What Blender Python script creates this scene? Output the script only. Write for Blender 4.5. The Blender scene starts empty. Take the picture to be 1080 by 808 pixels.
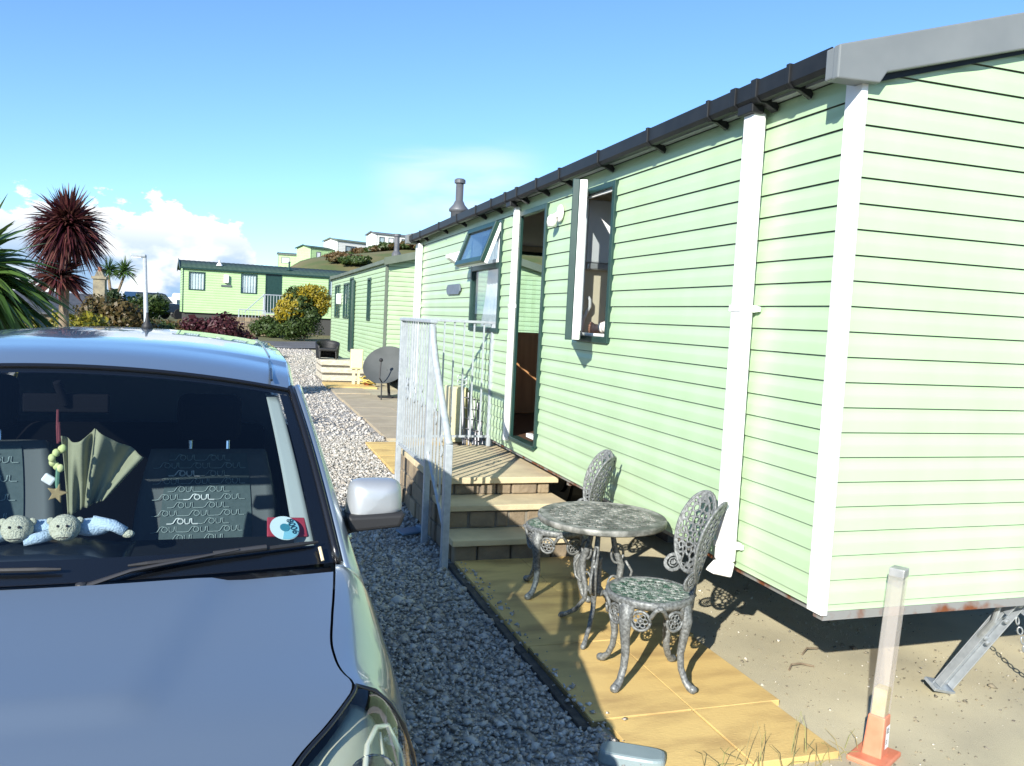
import bpy, bmesh, math, random
import numpy as np
from mathutils import Vector, Matrix
R = math.radians
random.seed(7); RNG = np.random.default_rng(7)
S = bpy.context.scene
COL = S.collection

# ------------------------------------------------------------------ camera
YAW, PITCH, ROLL = 0.316196740, -0.0736967878, 0.0489911627
CAMLOC = Vector((-2.318, -2.819, 1.72))
F_PX, CX, CY = 886.332, 540.0, 404.0
_w = Vector((math.sin(YAW)*math.cos(PITCH), math.cos(YAW)*math.cos(PITCH), math.sin(PITCH)))
_r0 = Vector((math.cos(YAW), -math.sin(YAW), 0)); _u0 = _r0.cross(_w)
_r = _r0*math.cos(ROLL) + _u0*math.sin(ROLL); _u = -_r0*math.sin(ROLL) + _u0*math.cos(ROLL)
cd = bpy.data.cameras.new('camera'); cam = bpy.data.objects.new('camera', cd); COL.objects.link(cam)
cd.sensor_fit = 'HORIZONTAL'; cd.sensor_width = 36.0; cd.lens = F_PX/1080*36
cd.clip_start = 0.05; cd.clip_end = 40000
cam.matrix_world = Matrix(((_r.x, _u.x, -_w.x, CAMLOC.x), (_r.y, _u.y, -_w.y, CAMLOC.y), (_r.z, _u.z, -_w.z, CAMLOC.z), (0, 0, 0, 1)))
S.camera = cam

# ------------------------------------------------------------------ sky, sun, exposure
SUN_DIR = Vector((-0.653, -0.757, 0)).normalized()      # where the sun stands (horizontal)
SUN_EL = R(25.2)
wd = bpy.data.worlds.new("World"); S.world = wd; wd.use_nodes = True
def build_world():
    nt = wd.node_tree; N = nt.nodes; L = nt.links; N.clear()
    out = N.new('ShaderNodeOutputWorld'); bg = N.new('ShaderNodeBackground'); bg.inputs[1].default_value = 0.098
    sky = N.new('ShaderNodeTexSky'); sky.sky_type = 'NISHITA'; sky.sun_disc = False
    sky.sun_elevation = SUN_EL; sky.sun_rotation = math.atan2(SUN_DIR.x, SUN_DIR.y)
    sky.air_density = 1.0; sky.dust_density = 0.15; sky.ozone_density = 1.6
    tint = N.new('ShaderNodeMix'); tint.data_type = 'RGBA'; tint.blend_type = 'MULTIPLY'; tint.inputs[0].default_value = 1
    tint.inputs[7].default_value = (0.70, 0.97, 1.28, 1)
    L.new(sky.outputs[0], tint.inputs[6])
    tc = N.new('ShaderNodeTexCoord'); sep = N.new('ShaderNodeSeparateXYZ'); L.new(tc.outputs['Generated'], sep.inputs[0])
    def math_(op, a, b=None, clamp=False):
        m = N.new('ShaderNodeMath'); m.operation = op; m.use_clamp = clamp
        for i, v in enumerate((a, b)):
            if v is None: continue
            if isinstance(v, (int, float)): m.inputs[i].default_value = v
            else: L.new(v, m.inputs[i])
        return m.outputs[0]
    def smooth(v, a, b):
        mr = N.new('ShaderNodeMapRange'); mr.interpolation_type = 'SMOOTHSTEP'
        mr.inputs[1].default_value = a; mr.inputs[2].default_value = b; L.new(v, mr.inputs[0]); return mr.outputs[0]
    az = math_('ARCTAN2', sep.outputs[0], sep.outputs[1])     # radians from +Y towards +X
    el = math_('ARCSINE', sep.outputs[2])
    comb = N.new('ShaderNodeCombineXYZ'); L.new(az, comb.inputs[0]); L.new(math_('MULTIPLY', el, 1.7), comb.inputs[1])
    nz = N.new('ShaderNodeTexNoise'); nz.inputs['Scale'].default_value = 11; nz.inputs['Detail'].default_value = 10; nz.inputs['Roughness'].default_value = 0.60
    mp = N.new('ShaderNodeMapping'); mp.inputs['Location'].default_value = (3.3, 1.2, 0.0); L.new(comb.outputs[0], mp.inputs[0]); L.new(mp.outputs[0], nz.inputs['Vector'])
    # heap clouds: a bank low over the sea
    tops = math_('MULTIPLY', smooth(el, 0.175, 0.045), smooth(az, 0.075, -0.02))
    dens = math_('ADD', nz.outputs[0], math_('MULTIPLY', math_('SUBTRACT', tops, 0.62), 0.62))
    cu = smooth(dens, 0.505, 0.545)
    # grey-blue bellies
    nb = N.new('ShaderNodeTexNoise'); nb.inputs['Scale'].default_value = 14; nb.inputs['Detail'].default_value = 5
    mp2 = N.new('ShaderNodeMapping'); mp2.inputs['Location'].default_value = (7.7, 4.1, 0.0); L.new(comb.outputs[0], mp2.inputs[0]); L.new(mp2.outputs[0], nb.inputs['Vector'])
    belly = math_('MULTIPLY', smooth(nb.outputs[0], 0.38, 0.58), smooth(el, 0.10, 0.03))
    ccol = N.new('ShaderNodeMix'); ccol.data_type = 'RGBA'; L.new(belly, ccol.inputs[0])
    ccol.inputs[6].default_value = (6.6, 6.8, 7.0, 1); ccol.inputs[7].default_value = (2.3, 3.6, 5.3, 1)
    # thin wisps
    nw = N.new('ShaderNodeTexNoise'); nw.inputs['Scale'].default_value = 5.5; nw.inputs['Detail'].default_value = 6; nw.inputs['Distortion'].default_value = 0.4
    mp3 = N.new('ShaderNodeMapping'); mp3.inputs['Location'].default_value = (1.9, 8.2, 0.0); mp3.inputs['Scale'].default_value = (1, 2.0, 1); L.new(comb.outputs[0], mp3.inputs[0]); L.new(mp3.outputs[0], nw.inputs['Vector'])
    band = math_('MULTIPLY', smooth(el, 0.09, 0.13), smooth(el, 0.22, 0.17))
    band2 = math_('MULTIPLY', smooth(az, 0.12, 0.20), smooth(az, 0.36, 0.28))
    wisp = math_('MULTIPLY', math_('MULTIPLY', math_('MULTIPLY', band, band2), smooth(nw.outputs[0], 0.38, 0.66)), 0.55)
    m1 = N.new('ShaderNodeMix'); m1.data_type = 'RGBA'; L.new(wisp, m1.inputs[0]); L.new(tint.outputs[2], m1.inputs[6]); m1.inputs[7].default_value = (5.6, 6.2, 7.2, 1)
    m2 = N.new('ShaderNodeMix'); m2.data_type = 'RGBA'; L.new(cu, m2.inputs[0]); L.new(m1.outputs[2], m2.inputs[6]); L.new(ccol.outputs[2], m2.inputs[7])
    L.new(m2.outputs[2], bg.inputs[0]); L.new(bg.outputs[0], out.inputs[0])
build_world()
sl = bpy.data.lights.new('sun', 'SUN'); so = bpy.data.objects.new('sun', sl); COL.objects.link(so)
sl.energy = 5.0; sl.angle = R(0.5); sl.color = (1.0, 0.955, 0.87)
_sd = Vector((SUN_DIR.x*math.cos(SUN_EL), SUN_DIR.y*math.cos(SUN_EL), math.sin(SUN_EL)))
so.rotation_euler = _sd.to_track_quat('Z', 'Y').to_euler(); so.location = (-20, -20, 20)
vs = S.view_settings; vs.view_transform = 'Standard'; vs.look = 'None'; vs.gamma = 1; vs.use_curve_mapping = False
vs.exposure = 0.85
S.cycles.max_bounces = 8; S.cycles.transparent_max_bounces = 16

# ------------------------------------------------------------------ helpers
MATS = {}
def mat(name, col, rough=0.6, metal=0.0, col2=None, scale=6.0, lo=0.35, hi=0.65, bump=0.0, bscale=60.0, coat=0.0, spec=0.5, island=None, detail=5, stretch=None):
    if name in MATS: return MATS[name]
    m = bpy.data.materials.new(name); m.use_nodes = True; nt = m.node_tree; N = nt.nodes; L = nt.links
    b = N['Principled BSDF']; b.inputs['Base Color'].default_value = (*col, 1); b.inputs['Roughness'].default_value = rough
    b.inputs['Metallic'].default_value = metal; b.inputs['Coat Weight'].default_value = coat; b.inputs['Coat Roughness'].default_value = 0.04
    b.inputs['Specular IOR Level'].default_value = spec
    tc = N.new('ShaderNodeTexCoord'); vec = tc.outputs['Object']
    if stretch:
        mp = N.new('ShaderNodeMapping'); mp.inputs['Scale'].default_value = stretch; L.new(vec, mp.inputs[0]); vec = mp.outputs[0]
    last = None
    if col2 is not None:
        n = N.new('ShaderNodeTexNoise'); n.inputs['Scale'].default_value = scale; n.inputs['Detail'].default_value = detail; L.new(vec, n.inputs['Vector'])
        r = N.new('ShaderNodeValToRGB'); r.color_ramp.elements[0].position = lo; r.color_ramp.elements[1].position = hi
        r.color_ramp.elements[0].color = (*col, 1); r.color_ramp.elements[1].color = (*col2, 1)
        L.new(n.outputs[0], r.inputs[0]); last = r.outputs[0]
    if island is not None:
        g = N.new('ShaderNodeNewGeometry'); r2 = N.new('ShaderNodeValToRGB'); cr = r2.color_ramp
        for i, c in enumerate(island):
            e = cr.elements[i] if i < 2 else cr.elements.new(0.5)
            e.position = i/(len(island)-1); e.color = (*c, 1)
        L.new(g.outputs['Random Per Island'], r2.inputs[0])
        if last is not None:
            mx = N.new('ShaderNodeMix'); mx.data_type = 'RGBA'; mx.inputs[0].default_value = 0.5; L.new(last, mx.inputs[6]); L.new(r2.outputs[0], mx.inputs[7]); last = mx.outputs[2]
        else: last = r2.outputs[0]
    if last is not None: L.new(last, b.inputs['Base Color'])
    if bump > 0:
        n2 = N.new('ShaderNodeTexNoise'); n2.inputs['Scale'].default_value = bscale; n2.inputs['Detail'].default_value = 4; L.new(vec, n2.inputs['Vector'])
        bp = N.new('ShaderNodeBump'); bp.inputs['Strength'].default_value = bump; bp.inputs['Distance'].default_value = 0.01
        L.new(n2.outputs[0], bp.inputs['Height']); L.new(bp.outputs[0], b.inputs['Normal'])
    MATS[name] = m; return m
def glass(name, tint=(0.8, 0.85, 0.85), f0=0.06, rough=0.0):
    if name in MATS: return MATS[name]
    m = bpy.data.materials.new(name); m.use_nodes = True; nt = m.node_tree; N = nt.nodes; L = nt.links; N.clear()
    o = N.new('ShaderNodeOutputMaterial'); t = N.new('ShaderNodeBsdfTransparent'); t.inputs[0].default_value = (*tint, 1)
    g = N.new('ShaderNodeBsdfGlossy'); g.inputs['Roughness'].default_value = rough; g.inputs[0].default_value = (1, 1, 1, 1)
    fr = N.new('ShaderNodeFresnel'); ior = 1.45 + (f0-0.04)*4
    ge = N.new('ShaderNodeNewGeometry'); io = N.new('ShaderNodeMix'); io.inputs[2].default_value = ior; io.inputs[3].default_value = 1/ior
    L.new(ge.outputs['Backfacing'], io.inputs[0]); L.new(io.outputs[0], fr.inputs[0])
    mx = N.new('ShaderNodeMixShader'); L.new(fr.outputs[0], mx.inputs[0]); L.new(t.outputs[0], mx.inputs[1]); L.new(g.outputs[0], mx.inputs[2]); L.new(mx.outputs[0], o.inputs[0])
    MATS[name] = m; return m
def leafmat(name, cols, rough=0.5, trans=0.35):
    if name in MATS: return MATS[name]
    m = mat(name, cols[0], rough, island=cols); nt = m.node_tree; N = nt.nodes; L = nt.links
    b = N['Principled BSDF']; o = N['Material Output']; src = b.inputs['Base Color'].links[0].from_socket
    tr = N.new('ShaderNodeBsdfTranslucent'); L.new(src, tr.inputs[0])
    mx = N.new('ShaderNodeMixShader'); mx.inputs[0].default_value = trans
    L.new(b.outputs[0], mx.inputs[1]); L.new(tr.outputs[0], mx.inputs[2]); L.new(mx.outputs[0], o.inputs[0]); return m

class MB:
    def __init__(s): s.v = []; s.f = []; s.dark = set()
    def add(s, vs, fs):
        o = len(s.v); s.v += [tuple(p) for p in vs]; s.f += [tuple(i+o for i in f) for f in fs]; return s
    def box(s, c, d, rot=None):
        hx, hy, hz = d[0]/2, d[1]/2, d[2]/2
        vs = [Vector((x, y, z)) for z in (-hz, hz) for y in (-hy, hy) for x in (-hx, hx)]
        if rot is not None:
            if isinstance(rot, (int, float)): rot = Matrix.Rotation(rot, 3, 'Z')
            vs = [rot @ v for v in vs]
        c = Vector(c); vs = [v+c for v in vs]
        return s.add(vs, [(0, 2, 3, 1), (4, 5, 7, 6), (0, 1, 5, 4), (2, 6, 7, 3), (0, 4, 6, 2), (1, 3, 7, 5)])
    def bb(s, x0, x1, y0, y1, z0, z1): return s.box(((x0+x1)/2, (y0+y1)/2, (z0+z1)/2), (abs(x1-x0), abs(y1-y0), abs(z1-z0)))
    def tube(s, pts, r, n=8, cap=True, flat=None):
        pts = [Vector(p) for p in pts]; k = len(pts)
        rs = r if hasattr(r, '__len__') else [r]*k
        up = None; vs = []
        for i, p in enumerate(pts):
            t = (pts[min(i+1, k-1)]-pts[max(i-1, 0)]).normalized()
            if up is None:
                a = Vector((0, 0, 1)) if abs(t.z) < 0.9 else Vector((1, 0, 0)); x = t.cross(a).normalized()
            else:
                x = (up - t*up.dot(t)).normalized()
            up = x; y = t.cross(x)
            for j in range(n):
                an = 2*math.pi*j/n; q = x*math.cos(an) + y*math.sin(an)*(flat if flat else 1)
                vs.append(p+q*rs[i])
        fs = [(i*n+j, i*n+(j+1) % n, (i+1)*n+(j+1) % n, (i+1)*n+j) for i in range(k-1) for j in range(n)]
        if cap: fs += [tuple(range(n-1, -1, -1)), tuple(range((k-1)*n, k*n))]
        return s.add(vs, fs)
    def cyl(s, p0, p1, r0, r1=None, n=16): return s.tube([p0, p1], [r0, r0 if r1 is None else r1], n)
    def lathe(s, prof, c=(0, 0, 0), n=24, axis=None):
        vs = []; fs = []; k = len(prof)
        for (r, z) in prof:
            for j in range(n):
                a = 2*math.pi*j/n; vs.append(Vector((r*math.cos(a), r*math.sin(a), z)))
        for i in range(k-1):
            for j in range(n): fs.append((i*n+j, i*n+(j+1) % n, (i+1)*n+(j+1) % n, (i+1)*n+j))
        fs += [tuple(range(n-1, -1, -1)), tuple(range((k-1)*n, k*n))]
        if axis is not None:
            q = Vector((0, 0, 1)).rotation_difference(Vector(axis)); vs = [q @ v for v in vs]
        c = Vector(c); return s.add([v+c for v in vs], fs)
    def ball(s, c, r, n=14, m=9, sq=(1, 1, 1), rot=None):
        vs = []; fs = []
        for i in range(m+1):
            th = math.pi*i/m
            for j in range(n):
                a = 2*math.pi*j/n; v = Vector((math.sin(th)*math.cos(a)*sq[0], math.sin(th)*math.sin(a)*sq[1], math.cos(th)*sq[2]))*r
                if rot is not None: v = rot @ v
                vs.append(v+Vector(c))
        for i in range(m):
            for j in range(n): fs.append((i*n+j, (i+1)*n+j, (i+1)*n+(j+1) % n, i*n+(j+1) % n))
        return s.add(vs, fs)
    def grid(s, fn, us, vs_):
        nu, nv = len(us), len(vs_)
        vv = [fn(u, v) for u in us for v in vs_]
        return s.add(vv, [(i*nv+j, (i+1)*nv+j, (i+1)*nv+j+1, i*nv+j+1) for i in range(nu-1) for j in range(nv-1)])
    def prism(s, poly, a, b, fn):
        n = len(poly); vs = [fn(p, a) for p in poly] + [fn(p, b) for p in poly]
        return s.add(vs, [tuple(range(n-1, -1, -1)), tuple(range(n, 2*n))] + [(i, (i+1) % n, n+(i+1) % n, n+i) for i in range(n)])
    def build(s, name, m, parent=None, smooth=False, bevel=0, sub=0, solid=0, fix=True, weld=0, seg=2, soff=0):
        me = bpy.data.meshes.new(name); me.from_pydata(s.v, [], s.f)
        if fix or weld:
            bm = bmesh.new(); bm.from_mesh(me)
            if weld: bmesh.ops.remove_doubles(bm, verts=bm.verts, dist=weld)
            if fix: bmesh.ops.recalc_face_normals(bm, faces=bm.faces)
            bm.to_mesh(me); bm.free()
        return link(name, me, m, parent, smooth, bevel, sub, solid, seg, soff)
WORLDROOTS = set()
def link(name, me, m, parent=None, smooth=False, bevel=0, sub=0, solid=0, seg=2, soff=0):
    o = bpy.data.objects.new(name, me); COL.objects.link(o); me.materials.append(m)
    if smooth: me.polygons.foreach_set('use_smooth', [True]*len(me.polygons))
    if sub: md = o.modifiers.new('sub', 'SUBSURF'); md.levels = sub; md.render_levels = sub
    if solid: md = o.modifiers.new('solid', 'SOLIDIFY'); md.thickness = solid; md.offset = soff
    if bevel: md = o.modifiers.new('bev', 'BEVEL'); md.width = bevel; md.segments = seg; md.limit_method = 'ANGLE'; md.angle_limit = R(40)
    if parent is not None:
        o.parent = parent
        if parent.name in WORLDROOTS: o.location = -parent.location
    return o
def tag(o, label=None, cat=None, group=None, kind=None):
    for k, v in (('label', label), ('category', cat), ('group', group), ('kind', kind)):
        if v: o[k] = v
    return o
def thing(name, label, cat, loc=(0, 0, 0), group=None, rz=0, world=True):
    o = bpy.data.objects.new(name, None); COL.objects.link(o); o.location = loc; o.rotation_euler = (0, 0, rz); o.empty_display_size = 0.1
    if world: WORLDROOTS.add(o.name)
    return tag(o, label, cat, group)
def dup(root, loc, rz, label):
    def cp(o, par):
        c = o.copy(); COL.objects.link(c)
        if par is not None: c.parent = par
        for ch in o.children: cp(ch, c)
        return c
    r = cp(root, None); r.location = loc; r.rotation_euler = (0, 0, rz); r['label'] = label; return r
def npmesh(name, v, f, m, parent=None, smooth=False):
    v = np.asarray(v, np.float32); f = np.asarray(f, np.int32); me = bpy.data.meshes.new(name)
    me.vertices.add(len(v)); me.vertices.foreach_set('co', v.ravel())
    k = f.shape[1]; me.loops.add(f.size); me.loops.foreach_set('vertex_index', f.ravel())
    me.polygons.add(len(f)); me.polygons.foreach_set('loop_start', np.arange(0, f.size, k, dtype=np.int32)); me.polygons.foreach_set('loop_total', np.full(len(f), k, np.int32))
    me.update(calc_edges=True); me.validate()
    return link(name, me, m, parent, smooth)
def at(px, py, depth):
    return CAMLOC + (_w + _r*((px-CX)/F_PX) - _u*((py-CY)/F_PX))*depth
def sstep(x): x = np.clip(x, 0, 1); return x*x*(3-2*x)
def interp(x, xs, ys): return float(np.interp(x, xs, ys))
def curve(x, xs, ys):
    # smooth (monotone-ish) interpolation through points
    xs = np.asarray(xs, float); ys = np.asarray(ys, float); m = np.gradient(ys, xs)
    x = min(max(x, xs[0]), xs[-1]); i = int(min(max(np.searchsorted(xs, x)-1, 0), len(xs)-2)); h = xs[i+1]-xs[i]; t = (x-xs[i])/h
    return float((2*t**3-3*t*t+1)*ys[i] + (t**3-2*t*t+t)*h*m[i] + (-2*t**3+3*t*t)*ys[i+1] + (t**3-t*t)*h*m[i+1])

# ------------------------------------------------------------------ materials
M_CLAD = mat('pale_green_cladding', (0.365, 0.50, 0.30), 0.34, col2=(0.415, 0.55, 0.355), scale=1.6, lo=0.25, hi=0.75, detail=8, stretch=(2.2, 2.2, 0.5), bump=0.03, bscale=9, spec=0.55)
M_GAPSHADE = mat('board_gap_shade', (0.055, 0.065, 0.05), 0.9, col2=(0.08, 0.09, 0.07), scale=20)  # shade between the boards, put into the groove colour
M_WHITE = mat('white_upvc', (0.80, 0.80, 0.78), 0.35, col2=(0.72, 0.72, 0.69), scale=8, lo=0.5, hi=0.8)
M_DKGREEN = mat('dark_green_frame', (0.011, 0.038, 0.032), 0.35, col2=(0.016, 0.047, 0.039), scale=9)
M_BLACKPL = mat('black_plastic', (0.010, 0.011, 0.012), 0.45, col2=(0.015, 0.016, 0.017), scale=12, spec=0.3)
M_FASCIA = mat('grey_coated_fascia', (0.155, 0.17, 0.172), 0.42, col2=(0.18, 0.195, 0.195), scale=5)
M_ROOF = mat('grey_roof_tiles', (0.10, 0.11, 0.115), 0.6, col2=(0.14, 0.15, 0.15), scale=7)
M_STEELRUST = mat('galvanised_rusty', (0.30, 0.30, 0.29), 0.5, 0.4, col2=(0.22, 0.075, 0.03), scale=7, lo=0.5, hi=0.62)
M_GALV = mat('galvanised_steel', (0.42, 0.45, 0.47), 0.42, 0.55, col2=(0.33, 0.36, 0.38), scale=30, lo=0.4, hi=0.7)
M_RAIL = mat('painted_rail_grey', (0.40, 0.435, 0.46), 0.45, 0.1, col2=(0.31, 0.345, 0.37), scale=25, lo=0.35, hi=0.7)
M_CONC = mat('weathered_concrete', (0.60, 0.535, 0.35), 0.9, col2=(0.32, 0.29, 0.205), scale=1.0, lo=0.36, hi=0.72, bump=0.35, bscale=240, detail=15)
M_SAND = mat('sandstone_paving', (0.64, 0.45, 0.165), 0.82, col2=(0.33, 0.205, 0.08), scale=3.0, lo=0.46, hi=0.80, bump=0.22, bscale=60, detail=14, stretch=(0.8, 2.3, 1))
M_SAND2 = mat('pale_paving', (0.42, 0.35, 0.24), 0.8, col2=(0.34, 0.28, 0.19), scale=3, bump=0.3, bscale=30, detail=8)
M_TREAD = mat('buff_stone_tread', (0.56, 0.465, 0.29), 0.8, col2=(0.44, 0.365, 0.235), scale=5, bump=0.3, bscale=40, detail=8)
M_STONE = mat('rough_brown_stone', (0.30, 0.235, 0.15), 0.9, col2=(0.16, 0.125, 0.085), scale=7, lo=0.3, hi=0.7, bump=0.9, bscale=28, detail=9, island=[(0.36, 0.28, 0.17), (0.20, 0.155, 0.10), (0.30, 0.235, 0.15), (0.13, 0.11, 0.09)])
M_MORTAR = mat('grey_mortar', (0.20, 0.18, 0.145), 0.95, col2=(0.14, 0.125, 0.10), scale=20, bump=0.6, bscale=60)
M_GRAVEL = mat('gravel_bed', (0.46, 0.44, 0.40), 0.95, col2=(0.17, 0.16, 0.145), scale=55, lo=0.35, hi=0.65, bump=1.0, bscale=60, detail=6)
M_STONES = mat('gravel_chips', (0.5, 0.48, 0.44), 0.9, island=[(0.60, 0.575, 0.53), (0.22, 0.215, 0.205), (0.50, 0.475, 0.43), (0.66, 0.635, 0.58), (0.34, 0.30, 0.25)])
M_ASPH = mat('asphalt', (0.085, 0.085, 0.088), 0.9, col2=(0.115, 0.113, 0.112), scale=1.5, bump=0.3, bscale=120)
M_EARTH = mat('rough_grass_ground', (0.075, 0.10, 0.028), 0.95, col2=(0.16, 0.125, 0.06), scale=0.35, lo=0.35, hi=0.7, bump=0.6, bscale=6, detail=9)
M_ALU = mat('weathered_cast_aluminium', (0.10, 0.106, 0.103), 0.55, 0.3, col2=(0.265, 0.278, 0.272), scale=75, lo=0.36, hi=0.72, bump=0.25, bscale=90, detail=7)
M_ALUTOP = mat('weathered_table_aluminium', (0.11, 0.115, 0.10), 0.6, 0.25, col2=(0.40, 0.395, 0.355), scale=16, lo=0.40, hi=0.72, bump=0.25, bscale=90, detail=8)
M_SEATGREEN = mat('worn_green_seat_paint', (0.03, 0.085, 0.055), 0.5, 0.1, col2=(0.33, 0.35, 0.32), scale=26, lo=0.38, hi=0.64, bump=0.2, bscale=90, detail=7)
M_GLASS = glass('window_glass', (0.86, 0.9, 0.9), 0.06)
M_PANEGL = glass('reflective_glass', (0.55, 0.62, 0.66), 0.14)
M_CURT = mat('white_net_curtain', (0.72, 0.73, 0.75), 0.9, col2=(0.6, 0.62, 0.65), scale=12)
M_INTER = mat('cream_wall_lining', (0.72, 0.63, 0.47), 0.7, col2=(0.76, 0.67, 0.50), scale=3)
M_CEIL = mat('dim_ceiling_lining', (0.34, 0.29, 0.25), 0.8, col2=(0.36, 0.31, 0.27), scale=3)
M_WOOD = mat('brown_wood_panel', (0.60, 0.28, 0.12), 0.35, col2=(0.70, 0.35, 0.16), scale=3, stretch=(8, 8, 0.6))
M_CABWHITE = mat('white_cabinet', (0.72, 0.73, 0.74), 0.4, col2=(0.68, 0.69, 0.70), scale=4)
M_GREYMET = mat('dark_grey_flue', (0.09, 0.095, 0.105), 0.5, 0.2, col2=(0.12, 0.125, 0.135), scale=9)

# ------------------------------------------------------------------ terrain and ground
def H(x, y):
    x = np.asarray(x, float); y = np.asarray(y, float)
    h = 0.015*np.clip(y-14, 0, 48)
    hill = (6.7+0.16*np.clip(x-8, -20, 40))*sstep((y-50)/30)*sstep((x+5)/9)
    h = h + hill + 0.03*np.clip(y-85, 0, 200)*sstep((x-5)/30)*0.6
    h = h - 9.0*sstep((-x-11)/45)*sstep((y-2)/25) - 0.25*sstep((-x-6)/6)*sstep((y-14)/10)
    h = h - 14*sstep((y-150)/160)*sstep((25-x)/60)
    return h
def Hf(x, y): return float(H(x, y))
def sheet(name, xs, ys, off, m, kind='structure'):
    X, Y = np.meshgrid(xs, ys, indexing='ij'); Z = H(X, Y)+off
    v = np.stack([X, Y, Z], -1).reshape(-1, 3); nx, ny = len(xs), len(ys)
    i = (np.arange(nx-1)[:, None]*ny+np.arange(ny-1)[None]).ravel()
    o = npmesh(name, v, np.stack([i, i+ny, i+ny+1, i+1], 1), m, smooth=True); return tag(o, kind=kind)
_xs = np.unique(np.concatenate([np.linspace(-420, -60, 30), np.linspace(-60, 60, 121), np.linspace(60, 300, 24)]))
_ys = np.unique(np.concatenate([np.linspace(-60, 120, 181), np.linspace(120, 420, 40)]))
sheet('ground', _xs, _ys, -0.035, M_EARTH)
M_SEA = mat('sea_water', (0.03, 0.10, 0.17), 0.25, col2=(0.04, 0.12, 0.2), scale=0.02, bump=0.3, bscale=0.4)
o = npmesh('sea', [(-15000, -15000, -10), (15000, -15000, -10), (15000, 15000, -10), (-15000, 15000, -10)], [(0, 1, 2, 3)], M_SEA); tag(o, kind='structure')
sheet('gravel_drive', np.linspace(-7.5, 1.2, 60), np.linspace(-9, 30.4, 130), -0.012, M_GRAVEL)
# asphalt road across the far end, climbing to the right
def road():
    xs = np.linspace(-26, 34, 90); mb = MB(); rows = []
    for x in xs:
        yc = 32.8 + 0.10*max(x-1, 0)**1.2; hw = 2.5
        rows.append([(x, yc+t*hw, Hf(x, yc+t*hw)+0.012+0.045*max(x+0.5, 0)) for t in (-1, -0.4, 0.4, 1)])
    vs = [p for r in rows for p in r]
    mb.add(vs, [(i*4+j, (i+1)*4+j, (i+1)*4+j+1, i*4+j+1) for i in range(len(xs)-1) for j in range(3)])
    tag(mb.build('road', M_ASPH), kind='structure')
    mk = MB()
    mk.grid(lambda u, v: (-3.0+2.6*u, 30.75+0.2*v, Hf(-3+2.6*u, 30.8)+0.03), np.linspace(0, 1, 8), (0, 1))
    tag(mk.build('road_marking', mat('road_paint', (0.75, 0.75, 0.72), 0.7, col2=(0.5, 0.5, 0.48), scale=8)), kind='structure')
road()
# concrete hardstanding under and around the home
def concrete():
    mb = MB(); xs = np.linspace(-0.86, 9, 90); ys = np.linspace(-4.5, 30.2, 240)
    def edge(y): return interp(y, [-4.5, 0.0, 2.7, 4.6, 8.3, 8.6, 16.1, 19.2, 19.6, 30.2], [-0.84, -0.84, -0.8, -0.74, -0.45, -0.28, -0.38, -.38, 0.3, 0.3])
    def fn(u, y):
        x = edge(y)+(9-edge(y))*u**1.6
        n = 0.006*math.sin(x*3.1+y*1.7)+0.004*math.sin(x*7.3-y*5.1)
        return (x, y, Hf(x, y)+0.001+n*min(1, max(0, (x-0.3)*2)))
    mb.grid(fn, np.linspace(0, 1, 70), ys)
    tag(mb.build('concrete_base', M_CONC, smooth=True), kind='structure')
concrete()
def paving(name, slabs, z0, z1, m, wob=0.004):
    mb = MB()
    for (x0, x1, y0, y1) in slabs:
        dz = random.uniform(-wob, wob)
        mb.bb(x0+.0025, x1-.0025, y0+.0025, y1-.0025, z0+Hf((x0+x1)/2, (y0+y1)/2), z1+dz+Hf((x0+x1)/2, (y0+y1)/2))
    return tag(mb.build(name, m, bevel=0.003), kind='structure')
paving('patio', [(-0.85, -0.36, 2.05, 2.77), (-0.36, 0.13, 2.05, 2.77), (-0.85, -0.36, 1.2, 2.05), (-0.36, 0.14, 1.2, 2.05),
                 (-0.84, -0.35, 0.37, 1.2), (-0.35, 0.11, 0.37, 1.2), (-0.78, -0.35, -0.10, 0.37), (-0.35, 0.06, -0.10, 0.37)], -0.03, 0.03, M_SAND)
paving('path', [(-0.68, -0.1, 5.0, 6.1), (-0.1, 0.6, 5.0, 6.1), (-0.68, 0.0, 6.1, 7.2), (0.0, 0.7, 6.1, 7.2), (-0.69, -0.05, 7.2, 8.3), (-0.05, 0.7, 7.2, 8.3)], -0.03, 0.025, M_SAND)
paving('pavement', [(-0.35-.008*k+0.01*(k % 2), 0.35, 8.6+k*1.25, 9.85+k*1.25) for k in range(6)] + [(0.35, 1.1, 8.6+k*1.25, 9.85+k*1.25) for k in range(5)], -0.03, 0.03, M_SAND2)
paving('yellow_path', [(-0.43, 0.3, 16.15, 17.4), (0.3, 0.69, 16.15, 17.4)], -0.03, 0.03, M_SAND)
_jb = MB(); _jb.bb(-0.845, 0.055, 0.36, 2.76, -0.03, 0.021); _jb.bb(-0.775, 0.05, -0.09, 0.372, -0.03, 0.020)
tag(_jb.build('pavement_joints', mat('earthy_joint', (0.22, 0.155, 0.065), 0.95, col2=(0.14, 0.11, 0.05), scale=30, bump=.6)), kind='structure')
# kerb of dark edging along the patio
mb = MB(); mb.bb(-0.90, -0.853, 1.18, 2.78, -0.03, 0.012); mb.bb(-0.893, -0.845, 0.36, 1.175, -0.03, 0.008)
tag(mb.build('kerb', mat('dark_edging', (0.045, 0.042, 0.038), 0.9, col2=(0.08, 0.075, 0.065), scale=14, bump=0.4), bevel=0.006), kind='structure')

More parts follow.
